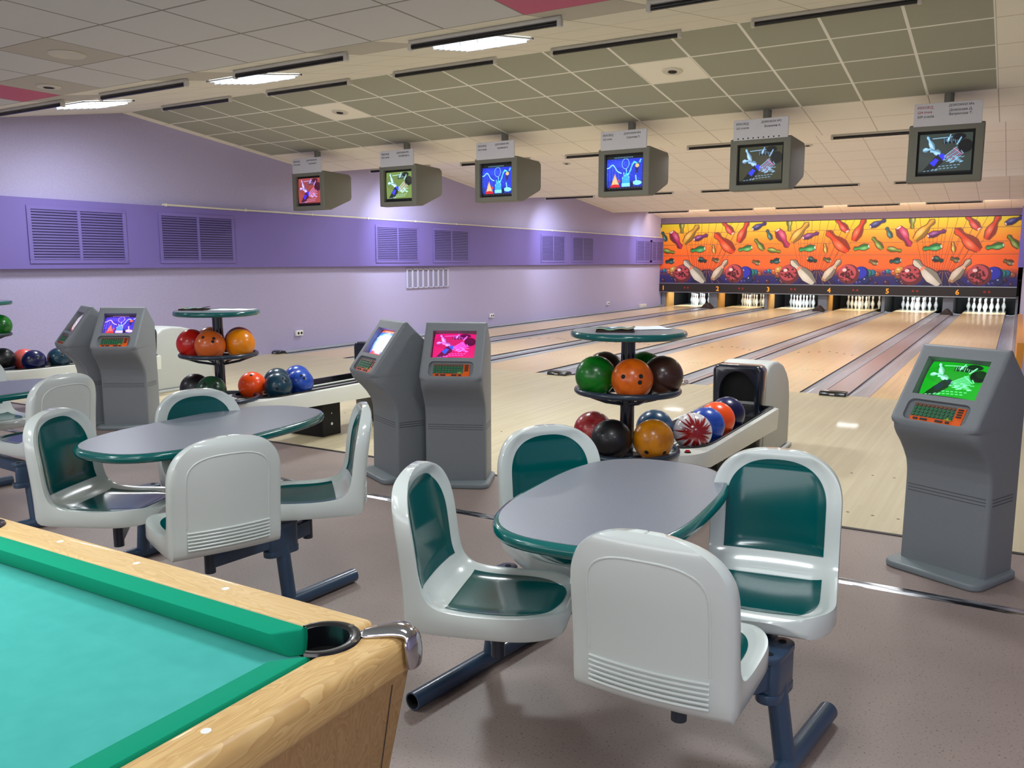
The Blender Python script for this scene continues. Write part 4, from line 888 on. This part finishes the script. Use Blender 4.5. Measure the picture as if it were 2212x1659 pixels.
# ------------------------------------------------------------------ ball returns
def ball_return(cx, label, hoodx=None):
    hoodx = cx-.02 if hoodx is None else hoodx
    e = empty('ball_return', (cx, 0, 0), 0, label, 'ball return', 'white ball returns with black hoods')
    # tray outline in plan, rounded near end, with raised rim
    def outline(w, y0, y1, n=10, ex=2.4):
        pts = []
        for i in range(n*2+1):
            t = math.pi+math.pi*i/(2*n); c, s_ = math.cos(t), math.sin(t)
            pts.append((w*math.copysign(abs(c)**(2/ex), c), y0+.28+.28*math.copysign(abs(s_)**(2/ex), s_)))
        return pts+[(w, y1), (-w, y1)]
    o = outline(.255, -5.50, -3.72)
    b = MB(); n = len(o)
    def zt(y): return .43
    def zb(y): return .285 if y > -5.0 else .285+(.10)*((-5.0-y)/.5)
    vs = [(x*.97, y+.0, zb(y)) for x, y in o]+[(x, y, zt(y)-.03) for x, y in o]+[(x*.985, y+.004, zt(y)) for x, y in o]+[(x, y, zt(y)+.006) for x, y in outline(.225, -5.335, -3.72)]
    fs = []
    for k in range(3): fs += [(k*n+i, k*n+(i+1) % n, (k+1)*n+(i+1) % n, (k+1)*n+i) for i in range(n)]
    fs.append(list(range(n))[::-1])
    b.add(vs, fs, M_ivory); b.build('tray_shell', e, smooth=50)
    oi = outline(.222, -5.33, -3.74)
    b = MB(); n = len(oi)
    vs = [(x, y, .434) for x, y in oi]+[(x*1.0, y, .446) for x, y in oi]+[(x*.9, y+.015, .446) for x, y in oi]+[(x*.86, y+.02, .385) for x, y in oi]
    fs = []
    for k in range(3): fs += [(k*n+i, k*n+(i+1) % n, (k+1)*n+(i+1) % n, (k+1)*n+i) for i in range(n)]
    fs.append([3*n+i for i in range(n)]); b.add(vs, fs, M_black); b.build('tray_lining', e, smooth=50)
    b = MB()
    for xx in (-.03, .0, .03): b.box(xx-.006, xx+.006, -5.2, -3.8, .386, .40, M_ivory)
    for xx in (-.165, .165): b.tube([(xx, -5.2, .395), (xx, -3.8, .395)], .008, M_ivory, 8)
    b.build('track_rails', e)
    b = MB(); b.cyl((.165, -5.372, .425), (.165, -5.372, .437), .018, M_blackm, 20); b.cyl((.165, -5.372, .437), (.165, -5.372, .445), .012, M_red, 20); bt = b.build('reset_button', e)
    bt['label'] = 'small red push button'
    b = MB(); b.box(-.30, .08, -4.55, -4.33, 0, .30, M_blackm); b.build('support_box', e, bevel=.003, seg=1)
    b = MB(); b.cyl((.0805, -4.44, .10), (.083, -4.44, .10), .012, M_white, 14); b.cyl((.0805, -4.44, .19), (.083, -4.44, .19), .006, M_white, 10); b.build('box_plug', e)
    # hood
    hx = hoodx-cx
    prof = [(-3.70, .03), (-3.70, .45), (-3.68, .66), (-3.60, .715), (-3.48, .732), (-3.34, .722), (-3.18, .68), (-3.06, .61), (-2.98, .54), (-2.94, .42), (-2.925, .25), (-2.925, .03)]
    b = MB(); b.prism(prof, hx-.178, hx+.178, M_hood, 'x'); b.build('hood', e, bevel=.022, seg=3)
    b = MB(); b.prism([(-3.74, .0), (-2.89, .0), (-2.89, .03), (-3.74, .03)], hx-.20, hx+.20, M_hood, 'x'); b.build('hood_skirt', e, bevel=.008)
    k = []
    W, H = .178, .362
    for ccx, ccz, s0 in ((W-.05, H*2-.045, 0), (-W+.05, H*2-.045, 90)): k += [(ccx+.05*math.cos(R(s0+t)), ccz-.0+.05*math.sin(R(s0+t))) for t in range(0, 91, 15)]
    k += [(-W+.01, .0), (W-.01, .0)]
    b = MB(); b.prism(k, -3.80, -3.66, M_navyg, 'y', Matrix.Translation((hx, 0, 0))); fr = b.build('hood_front', e, bevel=.02, seg=3)
    kk = [(.125*math.cos(R(t)), .54+.145*math.sin(R(t))) for t in range(0, 181, 12)]+[(-.125, .40), (.125, .40)]
    c = MB(); c.prism(kk, -3.9, -3.60, M_blackm, 'y', Matrix.Translation((hx, 0, 0))); cu = c.build('cutter'); cu.parent = e; boolean(fr, [cu])
    b = MB(); b.box(hx-.16, hx+.16, -3.699, -3.690, .12, .72, M_blackm); b.build('hood_throat', e, smooth=0)
    return e
ball_return(r1, 'white ball return with a tall black hood, nearest, at lanes 5 and 6', -.895)
ball_return(r2, 'white ball return of lanes 3 and 4, running behind the pair of consoles', -4.27)
ball_return(r3, 'far left white ball return of lanes 1 and 2, pale hood behind a console', -7.60)

# paper and magazines on the rack tables
def magazine(x, y, z, rz, label, s=1.0):
    e = empty('magazine', (x, y, z), rz, label, 'magazine')
    cols = [(24, 110, 96), (226, 146, 30), (44, 136, 90), (150, 56, 40), (30, 84, 120), (90, 170, 120)]
    b = MB(); n = 8
    b.box(-.10*s, .10*s, -.075*s, .07*s, 0, .010, mat('magazine_edge', (52, 30, 26), .6)); b.build('pages', e, bevel=.002, seg=1)
    c = Canvas(36, 26, (30, 104, 96)); rs = np.random.RandomState(int(abs(x*10)))
    for _ in range(26): c.rect(*(lambda a, bb: (a, bb, a+rs.uniform(6, 14), bb+rs.uniform(4, 9)))(rs.uniform(-2, 34), rs.uniform(-2, 24)), cols[rs.randint(6)], .9)
    pc = picture(c, .205*s, .15*s, 'cover', vcol_mat('magazine_cover', 0, .6), e, Matrix.Translation((0, 0, .0135)) @ Matrix.Rotation(R(-90), 4, 'X'))
    me = pc.data
    for v in me.vertices: v.co.y -= .012*max(0, (v.co.x/(.1*s))**3)+.003*math.sin(v.co.x*60)
    return e
def sheet(x, y, z, rz, w, h, label):
    b = MB(); n = 8
    vs = [(-w/2+w*i/n, -h/2+h*j/n, .0015+.003*math.sin(i*.9+j*.5)**2*((i+j)/(2*n))) for j in range(n+1) for i in range(n+1)]
    b.add(vs, [(j*(n+1)+i, j*(n+1)+i+1, (j+1)*(n+1)+i+1, (j+1)*(n+1)+i) for j in range(n) for i in range(n)], M_paper)
    b.add([(v[0], v[1], v[2]-.0012) for v in vs], [(j*(n+1)+i, (j+1)*(n+1)+i, (j+1)*(n+1)+i+1, j*(n+1)+i+1) for j in range(n) for i in range(n)], M_paper)
    tag(b.build('paper_sheet', loc=(x, y, z), rz=rz, fix=False), label, 'paper')
magazine(-1.04, -5.60, 1.0905, R(24), 'dark colourful magazine on the grey table top of the nearest rack')
sheet(-1.0, -5.36, 1.0905, R(40), .30, .21, 'white paper sheet beside the magazine on the nearest rack table')
magazine(-4.50, -5.48, 1.1005, R(30), 'crumpled dark magazine on the table top of the middle rack', .95)
sheet(-4.26, -5.33, 1.1005, R(25), .30, .21, 'white paper sheet on the table top of the middle rack')

# ------------------------------------------------------------------ tables with swing-arm seats
def superell(a, bb, n=72, ex=2.7):
    out = []
    for i in range(n):
        t = 2*math.pi*i/n; c, s_ = math.cos(t), math.sin(t)
        out.append((a*math.copysign(abs(c)**(2/ex), c), bb*math.copysign(abs(s_)**(2/ex), s_)))
    return out
def table(x, y, rot, frot, a, bb, label, seats, fr=(0, 0)):
    e = empty('bowlers_table', (x, y, 0), 0, label, 'table', 'oval grey tables with teal edges')
    Z = .72; o = superell(a, bb); n = len(o)
    RM = Matrix.Rotation(rot, 4, 'Z')
    levels = [(.965, Z-.036), (.99, Z-.034), (1.0, Z-.026), (1.003, Z-.018), (1.0, Z-.008), (.985, Z), (.95, Z+.0005)]
    b = MB(); vs = []; fs = []
    def sc(p, k): # inset by metres rather than by ratio
        L = math.hypot(*p); return (p[0]-p[0]/L*(1-k)*.6, p[1]-p[1]/L*(1-k)*.6)
    for k, z in levels: vs += [(*sc(p, k), z) for p in o]
    for l in range(len(levels)-1): fs += [(l*n+i, l*n+(i+1) % n, (l+1)*n+(i+1) % n, (l+1)*n+i) for i in range(n)]
    fs.append(list(range(n))[::-1]); b.add(vs, fs, M_tealedge, RM); b.build('table_edge', e, smooth=60)
    b = MB(); b.prism([sc(p, .968) for p in o], Z-.01, Z+.0016, M_tabletop, 'z', RM); b.build('table_top', e, smooth=30)
    F = Matrix.Translation((fr[0], fr[1], 0)) @ Matrix.Rotation(frot, 4, 'Z')
    b = MB(); b.box(-.07, .07, -.22, .22, Z-.062, Z-.041, M_bluedk, F); b.box(-.035, .035, -.035, .035, .33, Z-.05, M_bluedk, F); b.build('table_column', e, bevel=.004)
    b = MB(); b.box(-.49, .49, -.03, .03, .30, .36, M_blue, F); b.build('cross_beam', e, bevel=.006)
    for sx in (-1, 1):
        b = MB(); b.pipe(F @ Vector((sx*.545, -.40, .032)), F @ Vector((sx*.545, .37, .032)), .030, .025, M_blue, M_dark); b.build('foot_tube', e, fix=False, weld=False)
        b = MB(); b.cyl(F @ Vector((sx*.54, 0, .04)), F @ Vector((sx*.50, 0, .30)), .030, M_blue, 24); b.build('leg', e)
        b = MB(); k = []
        for cy, s0 in ((.05, 0), (-.05, 180)): k += [(sx*.50+.034*math.cos(R(s0+t)), cy+.034*math.sin(R(s0+t))) for t in range(0, 181, 20)]
        b.prism(k, .235, .262, M_blue, 'z', F); b.prism(k, .352, .372, M_blue, 'z', F); b.prism([(sx*.50+(px-sx*.50)*.62+sx*.012, py*.9) for px, py in k], .26, .353, M_blue, 'z', F)
        b.build('swivel_bracket', e, bevel=.003, seg=2)
        for cy in (-.05, .05):
            b = MB(); b.cyl(F @ Vector((sx*.50, cy, .3715)), F @ Vector((sx*.50, cy, .3735)), .011, M_dark, 16); b.build('bracket_pin', e)
    for (qx, qy) in seats:      # swing arms end under each seat
        lx, ly = qx-x, qy-y; best = min(((Vector((lx, ly, 0))-(F @ Vector((sx*.50, sy*.05, 0)))).length, sx, sy) for sx in (-1, 1) for sy in (-1, 1) if sy*(ly-fr[1]) > -.02 or abs(ly-fr[1]) < .02)
        a0 = F @ Vector((best[1]*.50, best[2]*.05, 0)); a1 = Vector((lx, ly, 0)); d = (a1-a0).normalized(); nn = Vector((-d.y, d.x, 0))*.020
        b = MB()
        q = [a0+nn, a1+nn, a1-nn, a0-nn]
        b.add([(p.x, p.y, .275) for p in q]+[(p.x, p.y, .34) for p in q], [(0, 3, 2, 1), (4, 5, 6, 7), (0, 1, 5, 4), (1, 2, 6, 5), (2, 3, 7, 6), (3, 0, 4, 7)], M_blue)
        b.cyl((a0.x, a0.y, .264), (a0.x, a0.y, .350), .027, M_blue, 20); b.build('swing_arm', e, bevel=.004)
    return e

# chair shell: lofted from inner and outer side profiles
INNER = [(.232, .452), (.215, .468), (.17, .470), (.10, .466), (.03, .463), (-.04, .462), (-.10, .466), (-.135, .474), (-.16, .492), (-.174, .52), (-.182, .56), (-.188, .61), (-.194, .66), (-.203, .71), (-.213, .765), (-.220, .81), (-.227, .838)]
OUTER = [(.236, .445), (.225, .405), (.17, .400), (.10, .398), (.03, .397), (-.04, .396), (-.10, .396), (-.17, .397), (-.212, .400), (-.226, .422), (-.228, .50), (-.234, .57), (-.242, .64), (-.251, .70), (-.260, .765), (-.263, .812), (-.248, .842)]
def resample(p, k=3, it=3):
    a = np.array(p); t = np.arange(len(a)); T = np.linspace(0, len(a)-1, (len(a)-1)*k+1)
    out = np.stack([np.interp(T, t, a[:, i]) for i in (0, 1)], 1)
    for _ in range(it): out[1:-1] = (out[:-2]+2*out[1:-1]+out[2:])/4
    return out
IN = resample(INNER); OU = resample(OUTER, 3, 1)
_seg = np.r_[0, np.cumsum(np.hypot(*np.diff(IN, axis=0).T))]; TOT = _seg[-1]
def arch(s):      # half width along the path: rounded ends, seat front a shade broader
    W = .205
    def tip(d, R_, ex): 
        if d >= R_: return 1.0
        u = 1-d/R_; return max(0.0, (1-u**ex))**(1/ex)
    return W*tip(s, .20, 2.7)*tip(TOT-s, .165, 2.5)
def bow(s):      # the back bulges rearwards across its width
    return min(1.0, max(0.0, (s-.34)/.12))
def inner_pt(s, x):
    y = np.interp(s, _seg, IN[:, 0]); z = np.interp(s, _seg, IN[:, 1]); w = max(arch(s), 1e-3)
    e = 1e-3; ty = np.interp(min(s+e, TOT), _seg, IN[:, 0])-np.interp(max(s-e, 0), _seg, IN[:, 0]); tz = np.interp(min(s+e, TOT), _seg, IN[:, 1])-np.interp(max(s-e, 0), _seg, IN[:, 1])
    L = math.hypot(ty, tz); ny, nz = -tz/L, ty/L      # normal towards the sitter
    if nz < 0 and abs(nz) > abs(ny): ny, nz = -ny, -nz
    if ny < 0 and abs(ny) > abs(nz): ny, nz = -ny, -nz
    g = abs(x)/w; g2 = max(g**3, (max(0, 1-s/.14))**2.2, (max(0, 1-(TOT-s)/.12))**2.2)
    dish = .014*(1-min(1, max(0, (g2-.25)/.45)))
    bw = bow(s)*(1-min(1, (x/.205)**2))
    return Vector((x, y-ny*dish-.020*bw, z-nz*dish)), Vector((0, ny, nz))
def chair_mesh():
    b = MB(); rows_ = []; n_in, n_out = 17, 9
    ss = sorted(set([0.0]+[TOT*(.5-.5*math.cos(math.pi*i/64)) for i in range(65)]+[TOT]))
    for s in ss:
        w = max(arch(s), .004); k = float(np.interp(s, _seg, np.arange(len(IN)))); 
        oy = np.interp(k, np.arange(len(OU)), OU[:, 0]); oz = np.interp(k, np.arange(len(OU)), OU[:, 1])
        loop = []
        for i in range(n_in):
            u = math.sin((i/(n_in-1)*2-1)*math.pi/2); loop.append(inner_pt(s, u*w*.985)[0])
        p, _ = inner_pt(s, w*.985); q = Vector((0, oy, oz))
        mid = Vector((w, (p.y*.8+oy*.2), (p.z*.8+oz*.2))); mid2 = Vector((w, (p.y*.2+oy*.8), (p.z*.2+oz*.8)))
        loop += [mid, mid2]
        for i in range(n_out):
            u = math.sin((1-2*i/(n_out-1))*math.pi/2)*.965; loop.append(Vector((u*w, oy-.026*bow(s)*(1-min(1, (u*w/.205)**2)), oz)))
        loop += [Vector((-mid2.x, mid2.y, mid2.z)), Vector((-mid.x, mid.y, mid.z))]
        rows_.append(loop)
    n = len(rows_[0]); vs = [v for r in rows_ for v in r]; fs = []
    for i in range(len(rows_)-1): fs += [(i*n+k, (i+1)*n+k, (i+1)*n+(k+1) % n, i*n+(k+1) % n) for k in range(n)]
    fs += [list(range(n)), [(len(rows_)-1)*n+k for k in range(n)][::-1]]
    b.add(vs, fs, M_shell)
    # moulded ribs and arch line on the back of the shell
    def outp(z, x=0): return float(np.interp(z, OU[30:, 1], OU[30:, 0]))-.026*(1-min(1, (x/.205)**2))
    for k in range(6):
        z = .440+k*.0125; b.tube([(xx, outp(z, xx)-.001, z) for xx in np.linspace(-.150, .150, 15)], .0040, M_shell, 8)
    pts = [(-.15, z) for z in np.linspace(.52, .68, 7)]+[(-.15*abs(math.cos(R(t)))**.7*(1 if t < 90 else -1), .68+.10*math.sin(R(t))**.7) for t in range(10, 171, 8)]+[(.15, z) for z in np.linspace(.68, .52, 7)]
    b.tube([(x_, outp(z_, x_)+.0012, z_) for x_, z_ in pts], .0035, M_shell, 8)
    return b
def inlay(s0, s1, half, tip_end, tip_r, name, parent):
    b = MB(); vs = []; n = 15; ss = [s0+(s1-s0)*(.5-.5*math.cos(math.pi*i/40)) for i in range(41)]
    for s in ss:
        d = (s-s0) if tip_end == 0 else (s1-s)
        k = 1.0 if d >= tip_r else max(0.0, 1-(1-d/tip_r)**2.4)**(1/2.4)
        w = max(.002, half*k)
        for i in range(n):
            u = math.sin((i/(n-1)*2-1)*math.pi/2); p, nr = inner_pt(s, u*w); vs.append(p+nr*.0022)
    for s in ss:
        d = (s-s0) if tip_end == 0 else (s1-s)
        k = 1.0 if d >= tip_r else max(0.0, 1-(1-d/tip_r)**2.4)**(1/2.4); w = max(.002, half*k)
        for i in range(n):
            u = math.sin((i/(n-1)*2-1)*math.pi/2); p, nr = inner_pt(s, u*w); vs.append(p-nr*.002)
    m_ = len(ss)*n; fs = []
    for i in range(len(ss)-1):
        for j in range(n-1): fs += [(i*n+j, i*n+j+1, (i+1)*n+j+1, (i+1)*n+j), (m_+i*n+j, m_+(i+1)*n+j, m_+(i+1)*n+j+1, m_+i*n+j+1)]
        fs += [(i*n, (i+1)*n, m_+(i+1)*n, m_+i*n), (i*n+n-1, m_+i*n+n-1, m_+(i+1)*n+n-1, (i+1)*n+n-1)]
    b.add(vs, fs, M_teal); return b.build(name, parent, smooth=50, weld=False)
chair0 = None
def chair(x, y, deg, label):
    global chair0
    if chair0 is None:
        e = empty('swivel_chair', (0, 0, 0)); chair_mesh().build('seat_shell', e, smooth=50, weld=False)
        inlay(.030, .352, .156, 0, .18, 'seat_inlay', e)
        inlay(.430, TOT-.030, .156, 1, .145, 'back_inlay', e)
        b = MB(); b.cyl((0, 0, .255), (0, 0, .398), .021, M_bluedk, 24); b.build('pedestal', e)
        b = MB(); b.box(-.07, .07, -.07, .07, .385, .3985, M_bluedk); b.build('mount_plate', e, bevel=.003)
        chair0 = e; c = e
    else: c = copy_tree(chair0)
    c.location = (x, y, 0); c.rotation_euler.z = R(deg); tag(c, label, 'chair', 'white swivel chairs with teal inlays')
    return c
C1 = [(-.529, -7.60, -72.5, 'white swivel chair with teal inlays facing right, left of the nearest table'), (.072, -7.665, 0.5, 'white swivel chair seen from behind, in front of the nearest table'),
      (.162, -7.148, 189, 'white swivel chair facing the camera at the right of the nearest table'), (-.527, -7.085, -128, 'white swivel chair behind the nearest table, beside the racks')]
C2 = [(-2.452, -7.562, -66, 'white swivel chair facing right, left of the middle table'), (-1.862, -7.575, 69, 'white swivel chair seen from behind with a scuffed back, at the middle table'),
      (-2.40, -7.07, -110, 'white swivel chair behind the middle table'), (-1.837, -7.072, 136, 'white swivel chair seen from its side, at the right end of the middle table')]
C3 = [(-4.01, -6.99, 96, 'white swivel chair seen from behind at the far left table'), (-4.88, -6.80, -95, 'white swivel chair at the far side of the far left table')]
for c_ in C1+C2+C3: chair(*c_)
table(-.276, -7.275, R(3), R(-7), .298, .53, 'oval grey table with a teal edge, nearest to the camera', [c_[:2] for c_ in C1], (.026, -.025))
table(-2.31, -7.17, R(3), R(-4), .315, .60, 'oval grey table with a teal edge, the middle one', [c_[:2] for c_ in C2], (-.02, -.03))
table(-4.34, -7.12, R(2), R(-4), .30, .56, 'oval grey table with a teal edge, cut by the left photo edge', [c_[:2] for c_ in C3], (0, 0))

# ------------------------------------------------------------------ pool table
def pool():
    e = empty('pool_table', (-1.42, -9.23, 0), 0, 'oak pool table with turquoise cloth in the left foreground', 'pool table')
    X0, X1, Y0, Y1 = -2.72+1.42, -.120+1.42, -9.925+9.23, -8.535+9.23     # outer edges in local coordinates
    zt = .80; zb = .747
    RW, RWl = .095, .086        # wood widths: ends, long sides
    b = MB(); b.box(X0+.12, X1-.12, Y0+.10, Y1-.10, zb-.03, zb, M_cloth); bed = b.build('cloth_bed', e, smooth=0)
    xi0, xi1, yi0, yi1 = X0+RW, X1-RW, Y0+RWl, Y1-RWl
    def rail(x0, x1, y0, y1, m, rnd, name='wood_rail'):
        b = MB(); b.box(x0, x1, y0, y1, zt-.075, zt, m)
        return b.build(name, e, bevel=rnd, seg=5)
    r = [rail(xi1, X1, Y0+.0, Y1, M_oak2, .022), rail(X0, xi0, Y0, Y1, M_oak2, .022), rail(xi0-.0, xi1, yi1, Y1, M_oak, .012), rail(xi0, xi1, Y0, yi0, M_oak, .012)]
    # cushions: nose overhangs the bed, ends cut at an angle near the pockets
    cw = .052; pk = .088
    def cushion(pts):   # pts: outer0, outer1, nose1, nose0 (local x, y)
        b = MB(); o0, o1, n1, n0 = [Vector((*p, 0)) for p in pts]
        dn = (o0-n0)*.18; vs = [(*o0.xy, zt-.001), (*o1.xy, zt-.001), (*n1.xy, zt-.004), (*n0.xy, zt-.004), (*o0.xy, zb), (*o1.xy, zb), (n1.x+(o1-n1).x*.45, n1.y+(o1-n1).y*.45, zb), (n0.x+(o0-n0).x*.45, n0.y+(o0-n0).y*.45, zb)]
        b.add(vs, [(0, 1, 2, 3), (3, 2, 6, 7), (4, 7, 6, 5), (0, 3, 7, 4), (1, 5, 6, 2), (0, 4, 5, 1)], M_cush); b.build('cushion', e, bevel=.004, seg=2)
    def sgn(ax, a0, a1, yo, yn, c0, c1):
        if ax == 'x': cushion([(a0, yo), (a1, yo), (a1-c1, yn), (a0+c0, yn)])
        else: cushion([(yo, a0), (yo, a1), (yn, a1-c1), (yn, a0+c0)])
    cs = .048
    for (yo, yn) in ((yi1, yi1-cw), (yi0, yi0+cw)):
        sgn('x', xi0+pk-.01, -.055, yo, yn, cs, .012); sgn('x', .055, xi1-pk+.01, yo, yn, .012, cs)
    sgn('y', yi0+pk-.01, yi1-pk+.01, xi1, xi1-cw, cs, cs); sgn('y', yi0+pk-.01, yi1-pk+.01, xi0, xi0+cw, cs, cs)
    # pockets
    q_ = .026
    pockets = [(xi1-q_, yi1-q_, .052, -135), (xi1-q_, yi0+q_, .052, 135), (xi0+q_, yi1-q_, .052, -45), (xi0+q_, yi0+q_, .052, 45), (0, yi1+.004, .046, -90), (0, yi0-.004, .046, 90)]
    for o_ in r+[bed]:
        cuts = []
        for (px, py, pr, ang) in pockets:
            c = MB(); c.cyl((px, py, .6), (px, py, .9), pr, M_blackm, 40); cu = c.build('cutter'); cu.parent = e; cuts.append(cu)
        boolean(o_, cuts)
    for (px, py, pr, ang) in pockets:
        b = MB(); vs = []
        for t in range(0, 360, 8):
            dd = abs((t-ang+180) % 360-180); top = zt-.002 if dd > 58 else zb-.004
            vs += [(px+(pr-.001)*math.cos(R(t)), py+(pr-.001)*math.sin(R(t)), zt-.26), (px+(pr-.001)*math.cos(R(t)), py+(pr-.001)*math.sin(R(t)), top)]
        b.add(vs, [(2*i, (2*i+2) % 90, (2*i+3) % 90, 2*i+1) for i in range(45)], M_blackm); b.lathe([(pr, zt-.262), (0, zt-.262)], M_blackm, 40, Matrix.Translation((px, py, 0)), False)
        b.build('pocket_liner', e, fix=False, weld=False)
        # black collar open towards the bed
        b = MB(); ts = np.linspace(ang+62, ang+298, 40); vs = []
        for t in ts:
            c_, s_ = math.cos(R(t)), math.sin(R(t)); k = 1.0-.25*abs((t-ang-180)/118)**2
            for rr, z in ((pr-.004, zt-.035), (pr-.003, zt+.002), (pr+.004, zt+.0055), (pr+.016*k, zt+.004), (pr+.018*k, zt-.001)): vs.append((px+rr*c_, py+rr*s_, z))
        b.add(vs, [(i*5+j, i*5+j+1, (i+1)*5+j+1, (i+1)*5+j) for i in range(39) for j in range(4)], M_black); cl = b.build('pocket_collar', e, fix=False, smooth=60)
        for t in (ang+150, ang+210):
            b = MB(); b.cyl((px+(pr+.010)*math.cos(R(t)), py+(pr+.010)*math.sin(R(t)), zt+.002), (px+(pr+.010)*math.cos(R(t)), py+(pr+.010)*math.sin(R(t)), zt+.0056), .0055, M_chrome, 14); b.build('collar_screw', cl)
    # chrome corner castings
    for sx, sy in ((1, 1), (1, -1), (-1, 1), (-1, -1)):
        cxx = X1 if sx > 0 else X0; cyy = Y1 if sy > 0 else Y0
        d = Vector((sx, sy, 0)).normalized(); c0 = Vector((cxx, cyy, 0)); side = Vector((-d.y, d.x, 0))
        path = [(-.100, .8005, .010), (-.065, .803, .017), (-.038, .8055, .026), (-.020, .804, .036), (-.010, .796, .042), (-.005, .783, .045), (-.004, .768, .046), (-.005, .752, .042), (-.007, .738, .032)]
        b = MB(); vs = []; m_ = 9
        for (dd, z, hw) in path:
            hw *= .85
            for i in range(m_):
                u = -1+2*i/(m_-1); k = math.sqrt(max(0, 1-u*u)); out = d*(dd) + side*(u*hw)
                bulge = d*(.010*k if z < .80 else 0); zz = z+(.006*k-.004*(1-k) if z >= .79 else 0)
                back = d*(-(math.hypot(u*hw, .028)-.028)) if z < .80 else Vector((0, 0, 0))
                vs.append((c0.x+out.x+bulge.x+back.x, c0.y+out.y+bulge.y+back.y, zz))
        b.add(vs, [(i*m_+j, i*m_+j+1, (i+1)*m_+j+1, (i+1)*m_+j) for i in range(len(path)-1) for j in range(m_-1)], M_chrome)
        o_ = b.build('corner_casting', e, fix=False, smooth=70, weld=False); o_['label'] = 'chrome corner casting'
        md = o_.modifiers.new('solid', 'SOLIDIFY'); md.thickness = .012; md.offset = 0; md2 = o_.modifiers.new('sub', 'SUBSURF'); md2.levels = 2; md2.render_levels = 2
    # sights
    pl = 2.27
    for k in (-3, -2, -1, 1, 2, 3):
        for yy in (Y1-.040, Y0+.040):
            b = MB(); b.cyl((k*.284, yy, zt-.001), (k*.284, yy, zt+.0006), .0075, M_white, 20); b.build('rail_sight', e)
    for k in (-1, 0, 1):
        for xx in (X1-.055, X0+.055):
            b = MB(); b.cyl((xx, k*.284-.03*0, zt-.001), (xx, k*.284, zt+.0006), .0075, M_white, 20); b.build('rail_sight', e)
    # cabinet tapering inwards, with a corner post line
    b = MB(); t0, t1 = .001, .070; z0_, z1_ = .30, .772
    q = lambda i, z: [(X0+i, Y0+i, z), (X1-i, Y0+i, z), (X1-i, Y1-i, z), (X0+i, Y1-i, z)]
    b.add(q(t1, z0_)+q(t0, z1_), [(3, 2, 1, 0), (0, 1, 5, 4), (1, 2, 6, 5), (2, 3, 7, 6), (3, 0, 4, 7)], M_oakshade); b.build('cabinet', e, bevel=.012, seg=3)
    for s_ in (1, -1):
        b = MB(); yl = (Y1-.06) if s_ > 0 else (Y0+.06)
        b.add([(X1-t1+.0012, yl-.02*s_-.0012, z0_), (X1-t1+.0012, yl-.02*s_+.0012, z0_), (X1-t0-.0062, yl+.0012, z1_-.05), (X1-t0-.0062, yl-.0012, z1_-.05)], [(0, 1, 2, 3)], M_seam)
        b.build('panel_joint', e, smooth=0)
    for sx in (-1, 1):
        for sy in (-1, 1):
            xx = (X1-.25) if sx > 0 else X0+.25; yy = (Y1-.22) if sy > 0 else Y0+.22
            b = MB(); b.prism([(xx-.09, yy-.09), (xx+.09, yy-.09), (xx+.09, yy+.09), (xx-.09, yy+.09)], 0, .32, M_oakshade, 'z'); b.build('leg', e, bevel=.01)
pool()
